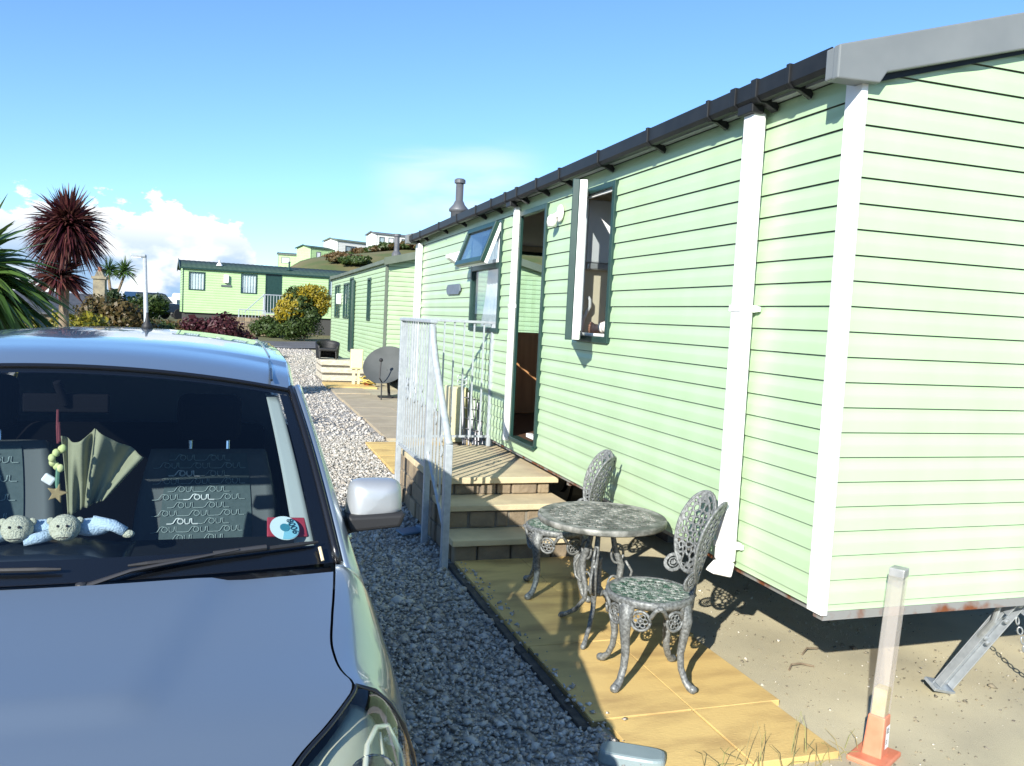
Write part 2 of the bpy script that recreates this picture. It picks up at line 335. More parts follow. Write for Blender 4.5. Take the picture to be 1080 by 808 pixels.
def pebbles(name, pts, size, m, kind='stuff'):
    n = len(pts); base = np.array([(1, 0, 0), (-1, 0, 0), (0, 1, 0), (0, -1, 0), (0, 0, 1), (0, 0, -1)], float)
    fac = np.array([(0, 2, 4), (2, 1, 4), (1, 3, 4), (3, 0, 4), (2, 0, 5), (1, 2, 5), (3, 1, 5), (0, 3, 5)])
    V = base[None]*RNG.uniform(0.55, 1.15, (n, 6, 1)) + RNG.normal(0, 0.16, (n, 6, 3))
    V *= (size*RNG.lognormal(0, 0.45, n))[:, None, None]*np.array([1, 0.85, 0.62])
    a = RNG.uniform(0, 6.28, n); b = RNG.normal(0, 0.5, n)
    ca, sa, cb, sb = np.cos(a), np.sin(a), np.cos(b), np.sin(b)
    x, y, z = V[..., 0], V[..., 1], V[..., 2]
    y2 = y*cb[:, None]-z*sb[:, None]; z2 = y*sb[:, None]+z*cb[:, None]
    V = np.stack([x*ca[:, None]-y2*sa[:, None], x*sa[:, None]+y2*ca[:, None], z2], -1) + pts[:, None, :]
    Fc = (fac[None]+6*np.arange(n)[:, None, None]).reshape(-1, 3)
    return tag(npmesh(name, V.reshape(-1, 3), Fc, m), kind=kind)
def scatter():
    def gx(y): return np.interp(y, [-4, 0.36, 0.37, 1.18, 2.78, 3.3, 4.6, 5.0, 8.3, 8.6, 16.1, 19.2, 19.6, 31], [-0.80, -0.80, -0.9, -0.9, -0.93, -0.86, -0.8, -0.70, -0.70, -0.37, -0.45, -0.45, 0.25, 0.25])
    P = []
    for (y0, y1, wl, wr, n) in ((-2.5, 3.2, -2.1, 0, 21000), (3.2, 9, -3.3, 0, 32000), (9, 30.3, -7, 0, 44000), (-2.5, 3.2, -3.6, -2.1, 5000)):
        y = RNG.uniform(y0, y1, n); r = gx(y) if wr == 0 else np.full(n, wr)
        x = wl+(r-wl)*RNG.uniform(0, 1, n); z = H(x, y)+RNG.uniform(-0.008, 0.008, n)
        P.append(np.stack([x, y, z, np.where(y > 9, 0.021, 0.0135)], 1))
    n = 170; y = RNG.uniform(-.1, 2.7, n); x = -.87+np.abs(RNG.normal(0, .06, n)); P.append(np.stack([x, y, np.full(n, .036)+H(x, y), np.full(n, .010)], 1)); P[-1][P[-1][:, 0] < -.853, 2] = .018
    P = np.concatenate(P); pebbles('gravel', P[:, :3], P[:, 3], M_STONES)
    # grit on the concrete
    n = 6500; x = RNG.uniform(0.0, 4, n)**1.0; y = RNG.uniform(-1.2, 2.2, n); k = (x > 0.15) | (y < -0.12); x, y = x[k], y[k]
    x2 = RNG.uniform(-0.75, 1.5, 900); y2 = RNG.uniform(-1.3, -0.13, 900); x = np.concatenate([x, x2]); y = np.concatenate([y, y2])
    pebbles('grit', np.stack([x, y, H(x, y)+0.004], 1), RNG.lognormal(math.log(0.0032), .5, len(x)), mat('grit_stone', (0.3, 0.27, 0.2), 0.9, island=[(0.62, 0.58, 0.48), (0.12, 0.105, 0.08), (0.42, 0.36, 0.25), (0.28, 0.24, 0.16)]))
scatter()

# ------------------------------------------------------------------ the static caravan
P_ = 0.1025; ZL = 1.847     # board pitch, height of one board line
def siding(mb, A, B, n, z0, z1, p=P_, zl=ZL, g=0.0038, deep=0.014, amp=0.68):
    A = Vector((*A, 0)); B = Vector((*B, 0)); n = Vector((*n, 0)).normalized()
    prof = []
    k0 = math.floor((z0-zl)/p)-1; k1 = math.ceil((z1-zl)/p)+1
    for k in range(k0, k1):
        b = zl+k*p
        prof += [(b, 0.0150*amp), (b+0.42*p, 0.0140*amp), (b+0.50*p, 0.0128*amp), (b+0.72*p, 0.0035*amp), (b+0.80*p, 0.0012*amp), (b+p-g, 0.0004*amp), (b+p-g+0.0005, -deep), (b+p-0.0005, -deep)]
    zs = [q[0] for q in prof]; os_ = [q[1] for q in prof]
    pts = [(z0, float(np.interp(z0, zs, os_)))] + [q for q in prof if z0 < q[0] < z1] + [(z1, float(np.interp(z1, zs, os_)))]
    vs = []
    for (z, o) in pts:
        vs += [A+n*o+Vector((0, 0, z)), B+n*o+Vector((0, 0, z))]
    f0 = len(mb.f)
    mb.add(vs, [(2*i, 2*i+1, 2*i+3, 2*i+2) for i in range(len(pts)-1)])
    for i in range(len(pts)-1):
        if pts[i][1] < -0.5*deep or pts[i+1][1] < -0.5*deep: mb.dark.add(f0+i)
def paint_gap_shade(o, mb, m=None):
    o.data.materials.append(m or M_GAPSHADE)
    for i in mb.dark: o.data.polygons[i].material_index = 1  # groove faces take the darker colour that paints the gap shade
def eave(y): return 2.852-0.0046*y       # gutter line, a touch lower at the far end
van = thing('static_caravan', 'pale green static caravan with open door, black gutter and grey roof edge, nearest home', 'static caravan', (0, 0, 0))
LEN, WID, ZB = 8.75, 3.05, 0.586
def caravan():
    DY0, DY1, DZ0, DZ1 = 3.52, 4.20, 0.70, 2.665
    W1 = (2.24, 2.815, 1.60, 2.665); W2 = (4.72, 5.76, 1.60, 2.655)
    w = MB(); top = 2.815
    n = (-1, 0)
    def s(y0, y1, z0, z1): siding(w, (0, y0), (0, y1), n, z0, z1)
    s(0.0, W1[0], ZB, top); s(W1[0], W1[1], ZB, W1[2]); s(W1[0], W1[1], W1[3], top); s(W1[1], DY0, ZB, top)
    s(DY0, DY1, ZB, DZ0); s(DY0, DY1, DZ1, top); s(DY1, W2[0], ZB, top); s(W2[0], W2[1], ZB, W2[2]); s(W2[0], W2[1], W2[3], top); s(W2[1], LEN, ZB, top)
    # near end wall (gable)
    slope = 0.286; zr = 2.86+slope*(WID/2)
    N = 24
    for i in range(N):
        x0, x1 = WID*i/N, WID*(i+1)/N; xm = (x0+x1)/2; zt = 2.80+slope*(WID/2-abs(xm-WID/2))
        siding(w, (x0, 0), (x1, 0), (0, -1), ZB, zt)
    # right wall (unseen windows added to brighten inside) and far end (with a wide window opening)
    ADDED_WIN = ((0.9, 2.6), (4.4, 5.6), (6.6, 8.0)); yy = [0]+[q for r_ in ADDED_WIN for q in r_]+[LEN]
    for a_, b_ in zip(yy[0::2], yy[1::2]): siding(w, (WID, a_), (WID, b_), (1, 0), ZB, top)
    for a_, b_ in ADDED_WIN: siding(w, (WID, a_), (WID, b_), (1, 0), ZB, 1.4); siding(w, (WID, a_), (WID, b_), (1, 0), 2.6, top)
    FX0, FX1, FZ0, FZ1 = 0.75, 2.35, 1.25, 2.72
    for (x0, x1, z0, z1) in ((0, FX0, ZB, top), (FX1, WID, ZB, top), (FX0, FX1, ZB, FZ0), (FX0, FX1, FZ1, 3.05)):
        siding(w, (x0, LEN), (x1, LEN), (0, 1), z0, z1)
    paint_gap_shade(w.build('cladding', M_CLAD, van, fix=False), w)
    # lining
    ln = MB(); t = 0.028
    for (y0, y1, z0, z1) in ((0.05, W1[0], 0.7, 2.8), (W1[0], W1[1], 0.7, W1[2]), (W1[0], W1[1], W1[3], 2.8), (W1[1], DY0, 0.7, 2.8), (DY0, DY1, DZ1, 2.8), (DY1+.12, W2[0], 0.7, 2.8), (W2[0], W2[1], 0.7, W2[2]), (W2[0], W2[1], W2[3], 2.8), (W2[1], LEN-.06, 0.7, 2.8)):
        ln.bb(0.016, t, y0, y1, z0, z1)
    ln.bb(0.05, WID-.05, 0.016, 0.06, 0.7, 2.79); [ln.bb(WID-.05, WID-.016, a_, b_, 0.7, 2.8) for a_, b_ in zip([0.06]+yy[2::2], yy[1::2][:-1]+[LEN-.06])]
    for a_, b_ in ADDED_WIN: ln.bb(WID-.05, WID-.016, a_, b_, 0.7, 1.4); ln.bb(WID-.05, WID-.016, a_, b_, 2.6, 2.8)
    for (x0, x1, z0, z1) in ((0.03, FX0, 0.7, 2.8), (FX1, WID-.07, 0.7, 2.8), (FX0, FX1, 0.7, FZ0), (FX0, FX1, FZ1, 2.8)): ln.bb(x0, x1, LEN-.06, LEN-.016, z0, z1)
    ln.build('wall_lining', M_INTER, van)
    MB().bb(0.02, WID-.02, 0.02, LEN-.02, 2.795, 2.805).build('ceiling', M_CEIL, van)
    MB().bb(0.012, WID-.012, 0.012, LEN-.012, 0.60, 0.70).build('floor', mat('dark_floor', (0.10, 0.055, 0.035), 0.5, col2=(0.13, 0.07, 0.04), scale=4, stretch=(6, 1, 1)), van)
    pt = MB(); pt.bb(0.03, 2.2, 2.905, 2.945, 0.7, 2.79); pt.build('partition_wall', M_INTER, van)
    MB().bb(0.30, 1.28, 5.98, 6.06, 0.7, 1.60).build('wood_panel', M_WOOD, van, bevel=0.008)
    MB().bb(0.95, 1.27, 5.90, 6.05, 1.603, 1.73).build('dark_speaker_box', M_BLACKPL, van, bevel=0.01)
    # chassis rails and dark underside
    ch = MB()
    ch.bb(0.0, WID, -0.006, 0.055, 0.548, 0.585); ch.bb(0.75, 0.81, 0.5, LEN-.06, 0.40, 0.585); ch.bb(WID-.81, WID-.75, 0.5, LEN-.06, 0.40, 0.585); ch.bb(0.03, 0.07, 0.06, LEN, 0.55, 0.585)
    for y in (1.2, 3.0, 5.0, 7.0, 8.4): ch.bb(0.08, WID-.08, y, y+.05, 0.50, 0.585)
    ch.build('chassis', M_STEELRUST, van)
    for (x, y) in ((1.1, 3.2), (1.1, 6.2), (WID-.585, 2.2), (WID-.585, 5.2), (WID-.585, 8.0)):
        pr = MB(); pr.bb(x-.1, x+.1, y-.1, y+.1, Hf(x, y), 0.24); pr.bb(x-.03, x+.03, y-.03, y+.03, 0.238, 0.56)
        pr.build('block_pier', mat('dark_block', (0.10, 0.095, 0.09), 0.9, col2=(0.14, 0.13, 0.12), scale=10), van)
    for x in (0.55, WID-.75):
        t_ = MB(); t_.lathe([(0.001, 0), (0.16, 0), (0.165, 0.01), (0.165, 0.02), (0.30, 0.0), (0.32, 0.02), (0.32, 0.17), (0.30, 0.19), (0.001, 0.19)], (x, 4.4, 0.32+Hf(x, 4.4)), 28, (1, 0, 0)); t_.build('road_wheel', M_BLACKPL, van, smooth=False)
    MB().bb(0.075, WID-.02, 0.07, LEN-.02, 0.588, 0.597).build('underside', mat('black_underside', (0.02, 0.02, 0.02), 0.9, col2=(0.03, 0.03, 0.028), scale=5), van)
    # corner trims
    for (x, y, dx, dy) in ((0, 0, -1, -1), (WID, 0, 1, -1), (0, LEN, -1, 1), (WID, LEN, 1, 1)):
        c = MB(); ox = x+dx*0.022; oy = y+dy*0.022
        c.prism([(ox, oy), (ox, oy-dy*0.095), (ox-dx*0.008, oy-dy*0.095), (ox-dx*0.008, oy-dy*0.008), (ox-dx*0.032, oy-dy*0.008), (ox-dx*0.032, oy)], ZB-.012, 2.80, lambda p, z: (p[0], p[1], z))
        c.build('corner_trim', M_WHITE, van, bevel=0.004)
    # roof slabs with tile rolls
    rf = MB(); zr0 = 2.822; xe = -0.06; rid = WID/2
    for sgn in (1, -1):
        def fn(u, v):
            d = u*(rid-xe); x = xe+d; z = zr0+0.286*d; x = x if sgn == 1 else WID-x
            return (x, -0.05+v*(LEN+.1), z+0.008*math.sin(v*(LEN+.1)*2*math.pi/0.17))
        rf.grid(fn, np.linspace(0, 1, 4), np.linspace(0, 1, 320))
    rf.build('roof', M_ROOF, van, smooth=True, solid=0.03, soff=-1)
    # barge boards with boxed ends
    def bargepoly():
        L0 = -0.17; q = []
        q += [(L0, 2.832), (rid, 2.832+0.288*(rid-L0)), (WID-L0, 2.832), (WID-L0, 2.705), (WID-.02, 2.722), (WID-.06, 2.77), (rid, 2.77+0.285*(rid-.06)-0.03), (0.06, 2.757), (0.03, 2.712), (L0, 2.705)]
        return q
    for (y0, y1) in ((-0.062, 0.0 - 0.026), (LEN+.018, LEN+.062)):
        b = MB(); b.prism(bargepoly(), y0, y1, lambda p, y: (p[0], y, p[1]))
        # boxed eave returns
        for xx in (-0.17, WID+.02): b.bb(xx+.002, xx+.15-.002, min(y1, y0+.0)+0.005 if y0 < 0 else y0-.08, (y1+.045) if y0 < 0 else y0+.02, 2.71, 2.83)
        b.build('barge_board', M_FASCIA, van, bevel=0.006)
    sf = MB(); sf.prism([(0.02, 2.72), (rid, 2.72+0.285*(rid)-.0), (WID-.02, 2.72), (WID-.02, 2.80), (rid, 3.25), (0.02, 2.80)], -0.0245, -0.0165, lambda p, y: (p[0], y, p[1]))
    sf.build('verge_shadow_strip', M_BLACKPL, van)  # black strip standing in for the barge board's shadow on the wall
    # eave soffit board
    MB().bb(-0.055, -0.017, 0.02, LEN-.02, 2.765, 2.812).build('eave_board', mat('grey_eave_board', (0.34, 0.35, 0.34), 0.5, col2=(0.38, 0.39, 0.38), scale=4), van)
    # gutter: square section trough with brackets
    gt = MB(); prof = [(-0.058, 0.0), (-0.058, -0.07), (-0.085, -0.088), (-0.118, -0.088), (-0.135, -0.07), (-0.135, 0.0), (-0.129, 0.0), (-0.129, -0.067), (-0.115, -0.081), (-0.087, -0.081), (-0.064, -0.067), (-0.064, 0.0)]
    y0, y1 = 0.03, LEN+.02; m = len(prof)
    vs = [(p[0], y, eave(y)+p[1]) for y in (y0, y1) for p in prof]
    gt.add(vs, [(i, (i+1) % m, m+(i+1) % m, m+i) for i in range(m)] + [tuple(range(m)), tuple(range(2*m-1, m-1, -1))])
    g = gt.build('gutter', M_BLACKPL, van)
    ys = [0.30, 0.55, 0.72, 0.95, 1.6, 2.3, 3.0, 3.5, 4.0, 4.32, 4.75, 5.28, 6.05, 6.9, 7.98, 8.5]
    for y in ys:
        e = eave(y); bm_ = MB(); wd_ = 0.024 if y not in (0.55, 0.72, 4.0, 4.32) else 0.045
        bm_.prism([(-0.046, e+.008), (-0.143, e+.008), (-0.143, e-.075), (-0.122, e-.096), (-0.083, e-.096), (-0.02, e-.125), (-0.012, e-.10), (-0.046, e-.06)], y-wd_/2, y+wd_/2, lambda p, yy: (p[0], yy, p[1]))
        bm_.build('gutter_bracket', M_BLACKPL, g, bevel=0.003)
    for y in (0.63, 4.235):
        MB().bb(-0.128, -0.062, y-.06, y+.06, eave(y)-.13, eave(y)-.085).build('gutter_outlet', M_BLACKPL, g, bevel=0.006)
    # downpipes
    for (y, zb_, wdt, shoe) in ((0.63, 0.62, 0.085, True), (4.235, 0.66, 0.045, False), (8.36, 0.68, 0.10, False)):
        d = MB(); hw = wdt/2
        xo, xi = (-0.105, -0.035) if shoe else (-0.068, -0.016)
        d.bb(xo, xi, y-hw, y+hw, zb_, eave(y)-.12)
        if shoe: d.prism([(-0.105, zb_-.002), (-0.035, zb_-.002), (-0.05, zb_-.075), (-0.155, zb_-.05)], y-hw, y+hw, lambda p, yy: (p[0], yy, p[1]))
        dp = d.build('downpipe', M_WHITE, van, bevel=0.010)
        for zc in ((1.83, 0.70) if shoe else (1.85,)):
            c = MB(); c.bb(xo-.006, -0.014, y-hw-.006, y+hw+.006, zc-.016, zc+.016); c.bb(-0.034, -0.014, y-hw-.03, y+hw+.03, zc-.012, zc+.012) if shoe else None
            c.build('pipe_clip', M_WHITE, dp, bevel=0.003)
    # windows and door -----------------------------------------------------------
    def frame(mb, y0, y1, z0, z1, wd_, x0, x1):
        mb.bb(x0, x1, y0, y0+wd_, z0, z1); mb.bb(x0, x1, y1-wd_, y1, z0, z1); mb.bb(x0, x1, y0+wd_, y1-wd_, z0, z0+wd_); mb.bb(x0, x1, y0+wd_, y1-wd_, z1-wd_, z1)
    # window 1 : side-hung sash standing open
    wn = MB(); frame(wn, *W1, 0.042, -0.028, 0.008); wo = wn.build('window', M_DKGREEN, van, bevel=0.004)
    wi = MB(); frame(wi, W1[0]+.043, W1[1]-.043, W1[2]+.043, W1[3]-.043, 0.020, -0.006, 0.012); wi.build('inner_frame', M_WHITE, wo, bevel=0.003)
    hinge = Vector((-0.03, 2.80, 0)); dr = Vector((-0.40, -0.915, 0)).normalized(); nr = Vector((dr.y, -dr.x, 0)); Ls = 0.55
    def leaf(mb, a0, a1, b0, b1, z0, z1):
        q = [hinge+dr*a0+nr*b0, hinge+dr*a1+nr*b0, hinge+dr*a1+nr*b1, hinge+dr*a0+nr*b1]
        mb.prism(q, z0, z1, lambda p, z: (p.x, p.y, z))
    sa = MB(); zz0, zz1 = 1.615, 2.655
    # outside skin lies on the -X side of the leaf
    for (a0, a1, c0, c1) in ((0, 0.05, zz0, zz1), (Ls-.05, Ls, zz0, zz1), (0.05, Ls-.05, zz0, zz0+.05), (0.05, Ls-.05, zz1-.05, zz1)): leaf(sa, a0, a1, 0.0, 0.045, c0, c1)
    sash = sa.build('open_sash', M_DKGREEN, wo, bevel=0.004)
    sb = MB()
    for (a0, a1, c0, c1) in ((0, 0.06, zz0+.004, zz1-.004), (Ls-.06, Ls+.001, zz0+.004, zz1-.004), (0.06, Ls-.06, zz0+.004, zz0+.06), (0.06, Ls-.06, zz1-.06, zz1-.004)): leaf(sb, a0, a1, -0.05, -0.002, c0, c1)
    # window 2 : fixed lower light, top-hung vent standing open
    wn = MB(); frame(wn, *W2, 0.045, -0.028, 0.05); zt = 2.24; wn.bb(-0.026, 0.05, W2[0]+.046, W2[1]-.046, zt-.03, zt+.02); wo2 = wn.build('window', M_DKGREEN, van, bevel=0.004)
    wi = MB(); frame(wi, W2[0]+.046, W2[1]-.046, zt+.021, W2[3]-.046, 0.035, -0.03, 0.06); wi.build('inner_frame', M_WHITE, wo2, bevel=0.003)
    MB().bb(0.0, 0.008, W2[0]+.046, W2[1]-.046, W2[2]+.046, zt-.031).build('pane', M_GLASS, wo2)
    cu = MB(); cu.grid(lambda u, v: (0.055+0.014*math.sin(u*38+v)+0.02*(abs(v-0.45))*0.4, W2[0]+.06+(0.80-0.20*math.sin(v*2.6))*u, W2[2]+.05+v*0.95), np.linspace(0, 1, 60), np.linspace(0, 1, 12)); cu.build('curtain', M_CURT, wo2, smooth=True)
    vent = MB(); vg = MB(); hz = W2[3]-.03; Lv = 0.40; ang = R(20)
    def vp(y, d, o): return (-0.034-d*math.sin(ang)-o*math.cos(ang), y, hz-d*math.cos(ang)+o*math.sin(ang))
    def vbar(mb, ya, yb, d0, d1, o0, o1):
        mb.add([vp(ya, d0, o0), vp(yb, d0, o0), vp(yb, d1, o0), vp(ya, d1, o0), vp(ya, d0, o1), vp(yb, d0, o1), vp(yb, d1, o1), vp(ya, d1, o1)], [(0, 1, 2, 3), (7, 6, 5, 4), (0, 4, 5, 1), (1, 5, 6, 2), (2, 6, 7, 3), (3, 7, 4, 0)])
    a, b = W2[0]+.02, W2[1]-.02
    for (ya, yb, d0, d1) in ((a, a+.05, 0, Lv), (b-.05, b, 0, Lv), (a+.05, b-.05, 0, .05), (a+.05, b-.05, Lv-.05, Lv)): vbar(vent, ya, yb, d0, d1, 0.004, 0.045)
    vs_ = vent.build('open_vent', M_DKGREEN, wo2, bevel=0.003)
    vw = MB()
    for (ya, yb, d0, d1) in ((a, a+.055, 0, Lv), (b-.055, b, 0, Lv), (a+.055, b-.055, Lv-.055, Lv)): vbar(vw, ya, yb, d0, d1, -0.03, 0.002)
    vw.build('vent_inner_frame', M_WHITE, vs_, bevel=0.003)
    vbar(vg, a+.051, b-.051, .051, Lv-.051, 0.02, 0.026); vg.build('vent_pane', M_PANEGL, vs_)
    si = sb.build('inner_sash_frame', M_WHITE, wo, bevel=0.003)
    lp = MB(); leaf(lp, 0.05, Ls-.05, 0.012, 0.02, zz0+.05, zz1-.05); lp.build('sash_pane', M_GLASS, wo)
    # door frame with threshold
    df = MB(); df.bb(-0.028, 0.02, DY0, DY0+.042, DZ0, DZ1); df.bb(-0.020, 0.008, DY1-.016, DY1, DZ0, DZ1); df.bb(-0.028, 0.02, DY0+.043, DY1-.017, DZ1-.042, DZ1); df.bb(-0.045, 0.05, DY0+.03, DY1-.03, DZ0-.02, DZ0+.012)
    do = df.build('door_frame', M_DKGREEN, van, bevel=0.004)
    MB().bb(0.0, 0.05, DY0+.055, DY0+.30, DZ0+.052, DZ0+.085).build('door_sill', M_WHITE, do, bevel=0.004)
    for a_, b_ in ADDED_WIN:  # frames and panes of the added windows that let more sky light in
        q = MB(); frame(q, a_, b_, 1.4, 2.6, 0.045, WID-.05, WID+.028); q.bb(WID-.04, WID+.02, (a_+b_)/2-.025, (a_+b_)/2+.025, 1.446, 2.554)
        fo = q.build('window', M_DKGREEN, van, bevel=0.004); MB().bb(WID-.012, WID-.006, a_+.045, b_-.045, 1.446, 2.554).build('pane', M_GLASS, fo)
    # far end window
    fw = MB()
    for (x0, x1, z0, z1) in ((FX0, FX0+.05, FZ0, FZ1), (FX1-.05, FX1, FZ0, FZ1), (FX0+.05, FX1-.05, FZ0, FZ0+.05), (FX0+.05, FX1-.05, FZ1-.05, FZ1)): fw.bb(x0, x1, LEN-.06, LEN+.03, z0, z1)
    f = fw.build('window', M_DKGREEN, van, bevel=0.004)
    MB().bb(FX0+.05, FX1-.05, LEN-.01, LEN-.004, FZ0+.05, FZ1-.05).build('pane', M_GLASS, f)
    # lights, plaque, flue
    lm = MB(); ly, lz = 3.22, 2.53; lm.lathe([(0.001, 0), (0.06, 0.0), (0.07, 0.01), (0.06, 0.02), (0.001, 0.022)], (-0.016, ly, lz+.02), 20, (-1, 0, 0))
    lm.tube([(-0.03, ly, lz+.02), (-0.055, ly+.03, lz+.0), (-0.07, ly+.045, lz-.01)], 0.02, 10); lm.lathe([(0.02, 0.02), (0.036, 0.0), (0.04, -0.035), (0.034, -0.07), (0.001, -0.07)], (-0.07, ly+.045, lz-.01), 18)
    lm.build('wall_lamp', mat('white_lamp_plastic', (0.74, 0.73, 0.70), 0.35, col2=(0.68, 0.67, 0.62), scale=10), van, smooth=True)
    l2 = MB(); l2.prism([(-0.012, 2.46), (-0.012, 2.33), (-0.035, 2.30), (-0.16, 2.37), (-0.17, 2.41)], 6.18, 6.34, lambda p, y: (p[0], y, p[1])); l2.build('flood_light', M_WHITE, van, bevel=0.006)
    py0, py1, pz0, pz1 = 6.18, 6.79, 1.985, 2.10; c_ = 0.035
    pq = MB(); pq.prism([(py0, pz0+c_), (py0+.05, pz0), (py1-.05, pz0), (py1, pz0+c_), (py1, pz1-c_), (py1-.05, pz1), (py0+.05, pz1), (py0, pz1-c_)], -0.034, -0.016, lambda p, x: (x, p[0], p[1]))
    pq.build('plaque', mat('slate_plaque', (0.10, 0.13, 0.17), 0.5, col2=(0.13, 0.16, 0.2), scale=20), van, bevel=0.003)
    fl = MB(); fx, fy = 0.30, 7.7
    fl.lathe([(0.10, 2.92), (0.10, 3.06), (0.125, 3.07), (0.125, 3.10), (0.075, 3.155), (0.055, 3.20), (0.048, 3.20), (0.048, 3.42)], (fx, fy, 0), 24)
    fp = fl.build('flue_pipe', M_GREYMET, van, smooth=True)
    MB().lathe([(0.048, 3.421), (0.07, 3.425), (0.07, 3.465), (0.05, 3.48), (0.001, 3.48)], (fx, fy, 0), 24).build('flue_cap', M_GREYMET, fp)
    # kitchen seen through the side window
    MB().bb(0.055, 0.62, 2.845, 2.903, 2.17, 2.62).build('wall_cupboard', M_CABWHITE, van, bevel=0.012)
    MB().bb(0.06, 0.60, 2.835, 2.903, 2.12, 2.165).build('extractor_hood', mat('pale_hood', (0.5, 0.52, 0.53), 0.3, 0.4), van, bevel=0.01)
    MB().bb(0.032, 0.62, 1.0, 2.903, 1.545, 1.585).build('worktop', mat('pale_worktop', (0.40, 0.33, 0.25), 0.4, col2=(0.46, 0.38, 0.29), scale=40), van, bevel=0.006)
    tp = MB(); tp.tube([(0.065, 2.875, 1.585), (0.065, 2.875, 1.76), (0.08, 2.86, 1.80), (0.10, 2.845, 1.85), (0.095, 2.84, 1.90), (0.08, 2.845, 1.92)], 0.014, 10); tp.lathe([(0.03, 0), (0.028, 0.04), (0.016, 0.06)], (0.065, 2.872, 1.585), 16)
    tp.build('tap', mat('white_tap', (0.75, 0.75, 0.75), 0.2, col2=(0.7, 0.7, 0.7), scale=5), van, smooth=True)
    # prop leg at the near end
    lg = MB(); top_ = Vector((1.17, 0.12, 0.535)); ft = Vector((1.00, 0.34, 0.035)); ax = (ft-top_).normalized()
    side = Vector((1, 0, 0)) - ax*ax.x; side.normalize(); nrm = ax.cross(side)
    if nrm.y > 0: nrm = -nrm
    top_ = top_ + ax*-0.06
    def lb(mb, a0, a1, s0, s1, n0, n1):
        c = [top_+ax*a+side*s+nrm*nn for a in (a0, a1) for s in (s0, s1) for nn in (n0, n1)]
        mb.add(c, [(0, 1, 3, 2), (4, 6, 7, 5), (0, 4, 5, 1), (2, 3, 7, 6), (0, 2, 6, 4), (1, 5, 7, 3)])
    Lg = (ft-top_).length
    lb(lg, 0.03, Lg, -0.05, 0.05, 0.0, 0.006); lb(lg, 0.03, Lg-.02, -0.05, -0.044, 0.007, 0.045); lb(lg, 0.03, Lg-.02, 0.044, 0.05, 0.007, 0.045); lb(lg, Lg-.012, Lg+.004, -0.075, 0.075, -0.03, 0.05)
    leg = lg.build('stabiliser_leg', M_GALV, van, bevel=0.002)
    br = MB(); lb(br, -0.10, 0.10, 0.052, 0.060, -0.04, 0.06); lb(br, -0.10, 0.12, -0.060, -0.052, -0.04, 0.07)
    br.tube([(1.05, 0.07, 0.565), (1.045, 0.10, 0.44), (1.06, 0.20, 0.31)], 0.014, 8, flat=0.5); br.tube([(1.24, 0.08, 0.56), (1.27, 0.13, 0.50), (1.20, 0.2, 0.40)], 0.012, 8)
    for q in (0.06, 0.16, 0.30): br.lathe([(0.001, 0), (0.014, 0), (0.012, 0.01), (0.001, 0.012)], top_+ax*q+nrm*0.046, 8, nrm); br.lathe([(0.001, 0), (0.014, 0), (0.012, 0.01), (0.001, 0.012)], top_+ax*q+side*0.03+nrm*0.008, 8, nrm)
    br.build('hinge_bracket', M_GALV, leg, bevel=0.001)
    chn = MB(); a = Vector((1.24, 0.16, 0.46)); b = Vector((1.75, 0.28, 0.05)); k = 17
    for i in range(k):
        t = i/(k-1); c = a.lerp(b, t)+Vector((0, 0, -0.16*math.sin(math.pi*t))); t2 = (i+.5)/(k-1); d = ((a.lerp(b, min(1, t2+.02))+Vector((0, 0, -.16*math.sin(math.pi*min(1, t2+.02)))))-c).normalized()
        sd = d.cross(Vector((0, 0, 1))).normalized() if i % 2 else d.cross(Vector((0.3, 0.8, 0.2))).normalized()
        if abs(sd.dot(d)) > .9: sd = Vector((1, 0, 0))
        if i % 2: sd = d.cross(sd).normalized()
        chn.tube([c+d*(0.024*math.cos(an))+sd*(0.012*math.sin(an)) for an in np.linspace(0, 2*math.pi, 11)], 0.0042, 6)
    chn.build('chain', M_GALV, leg, smooth=True)
caravan()

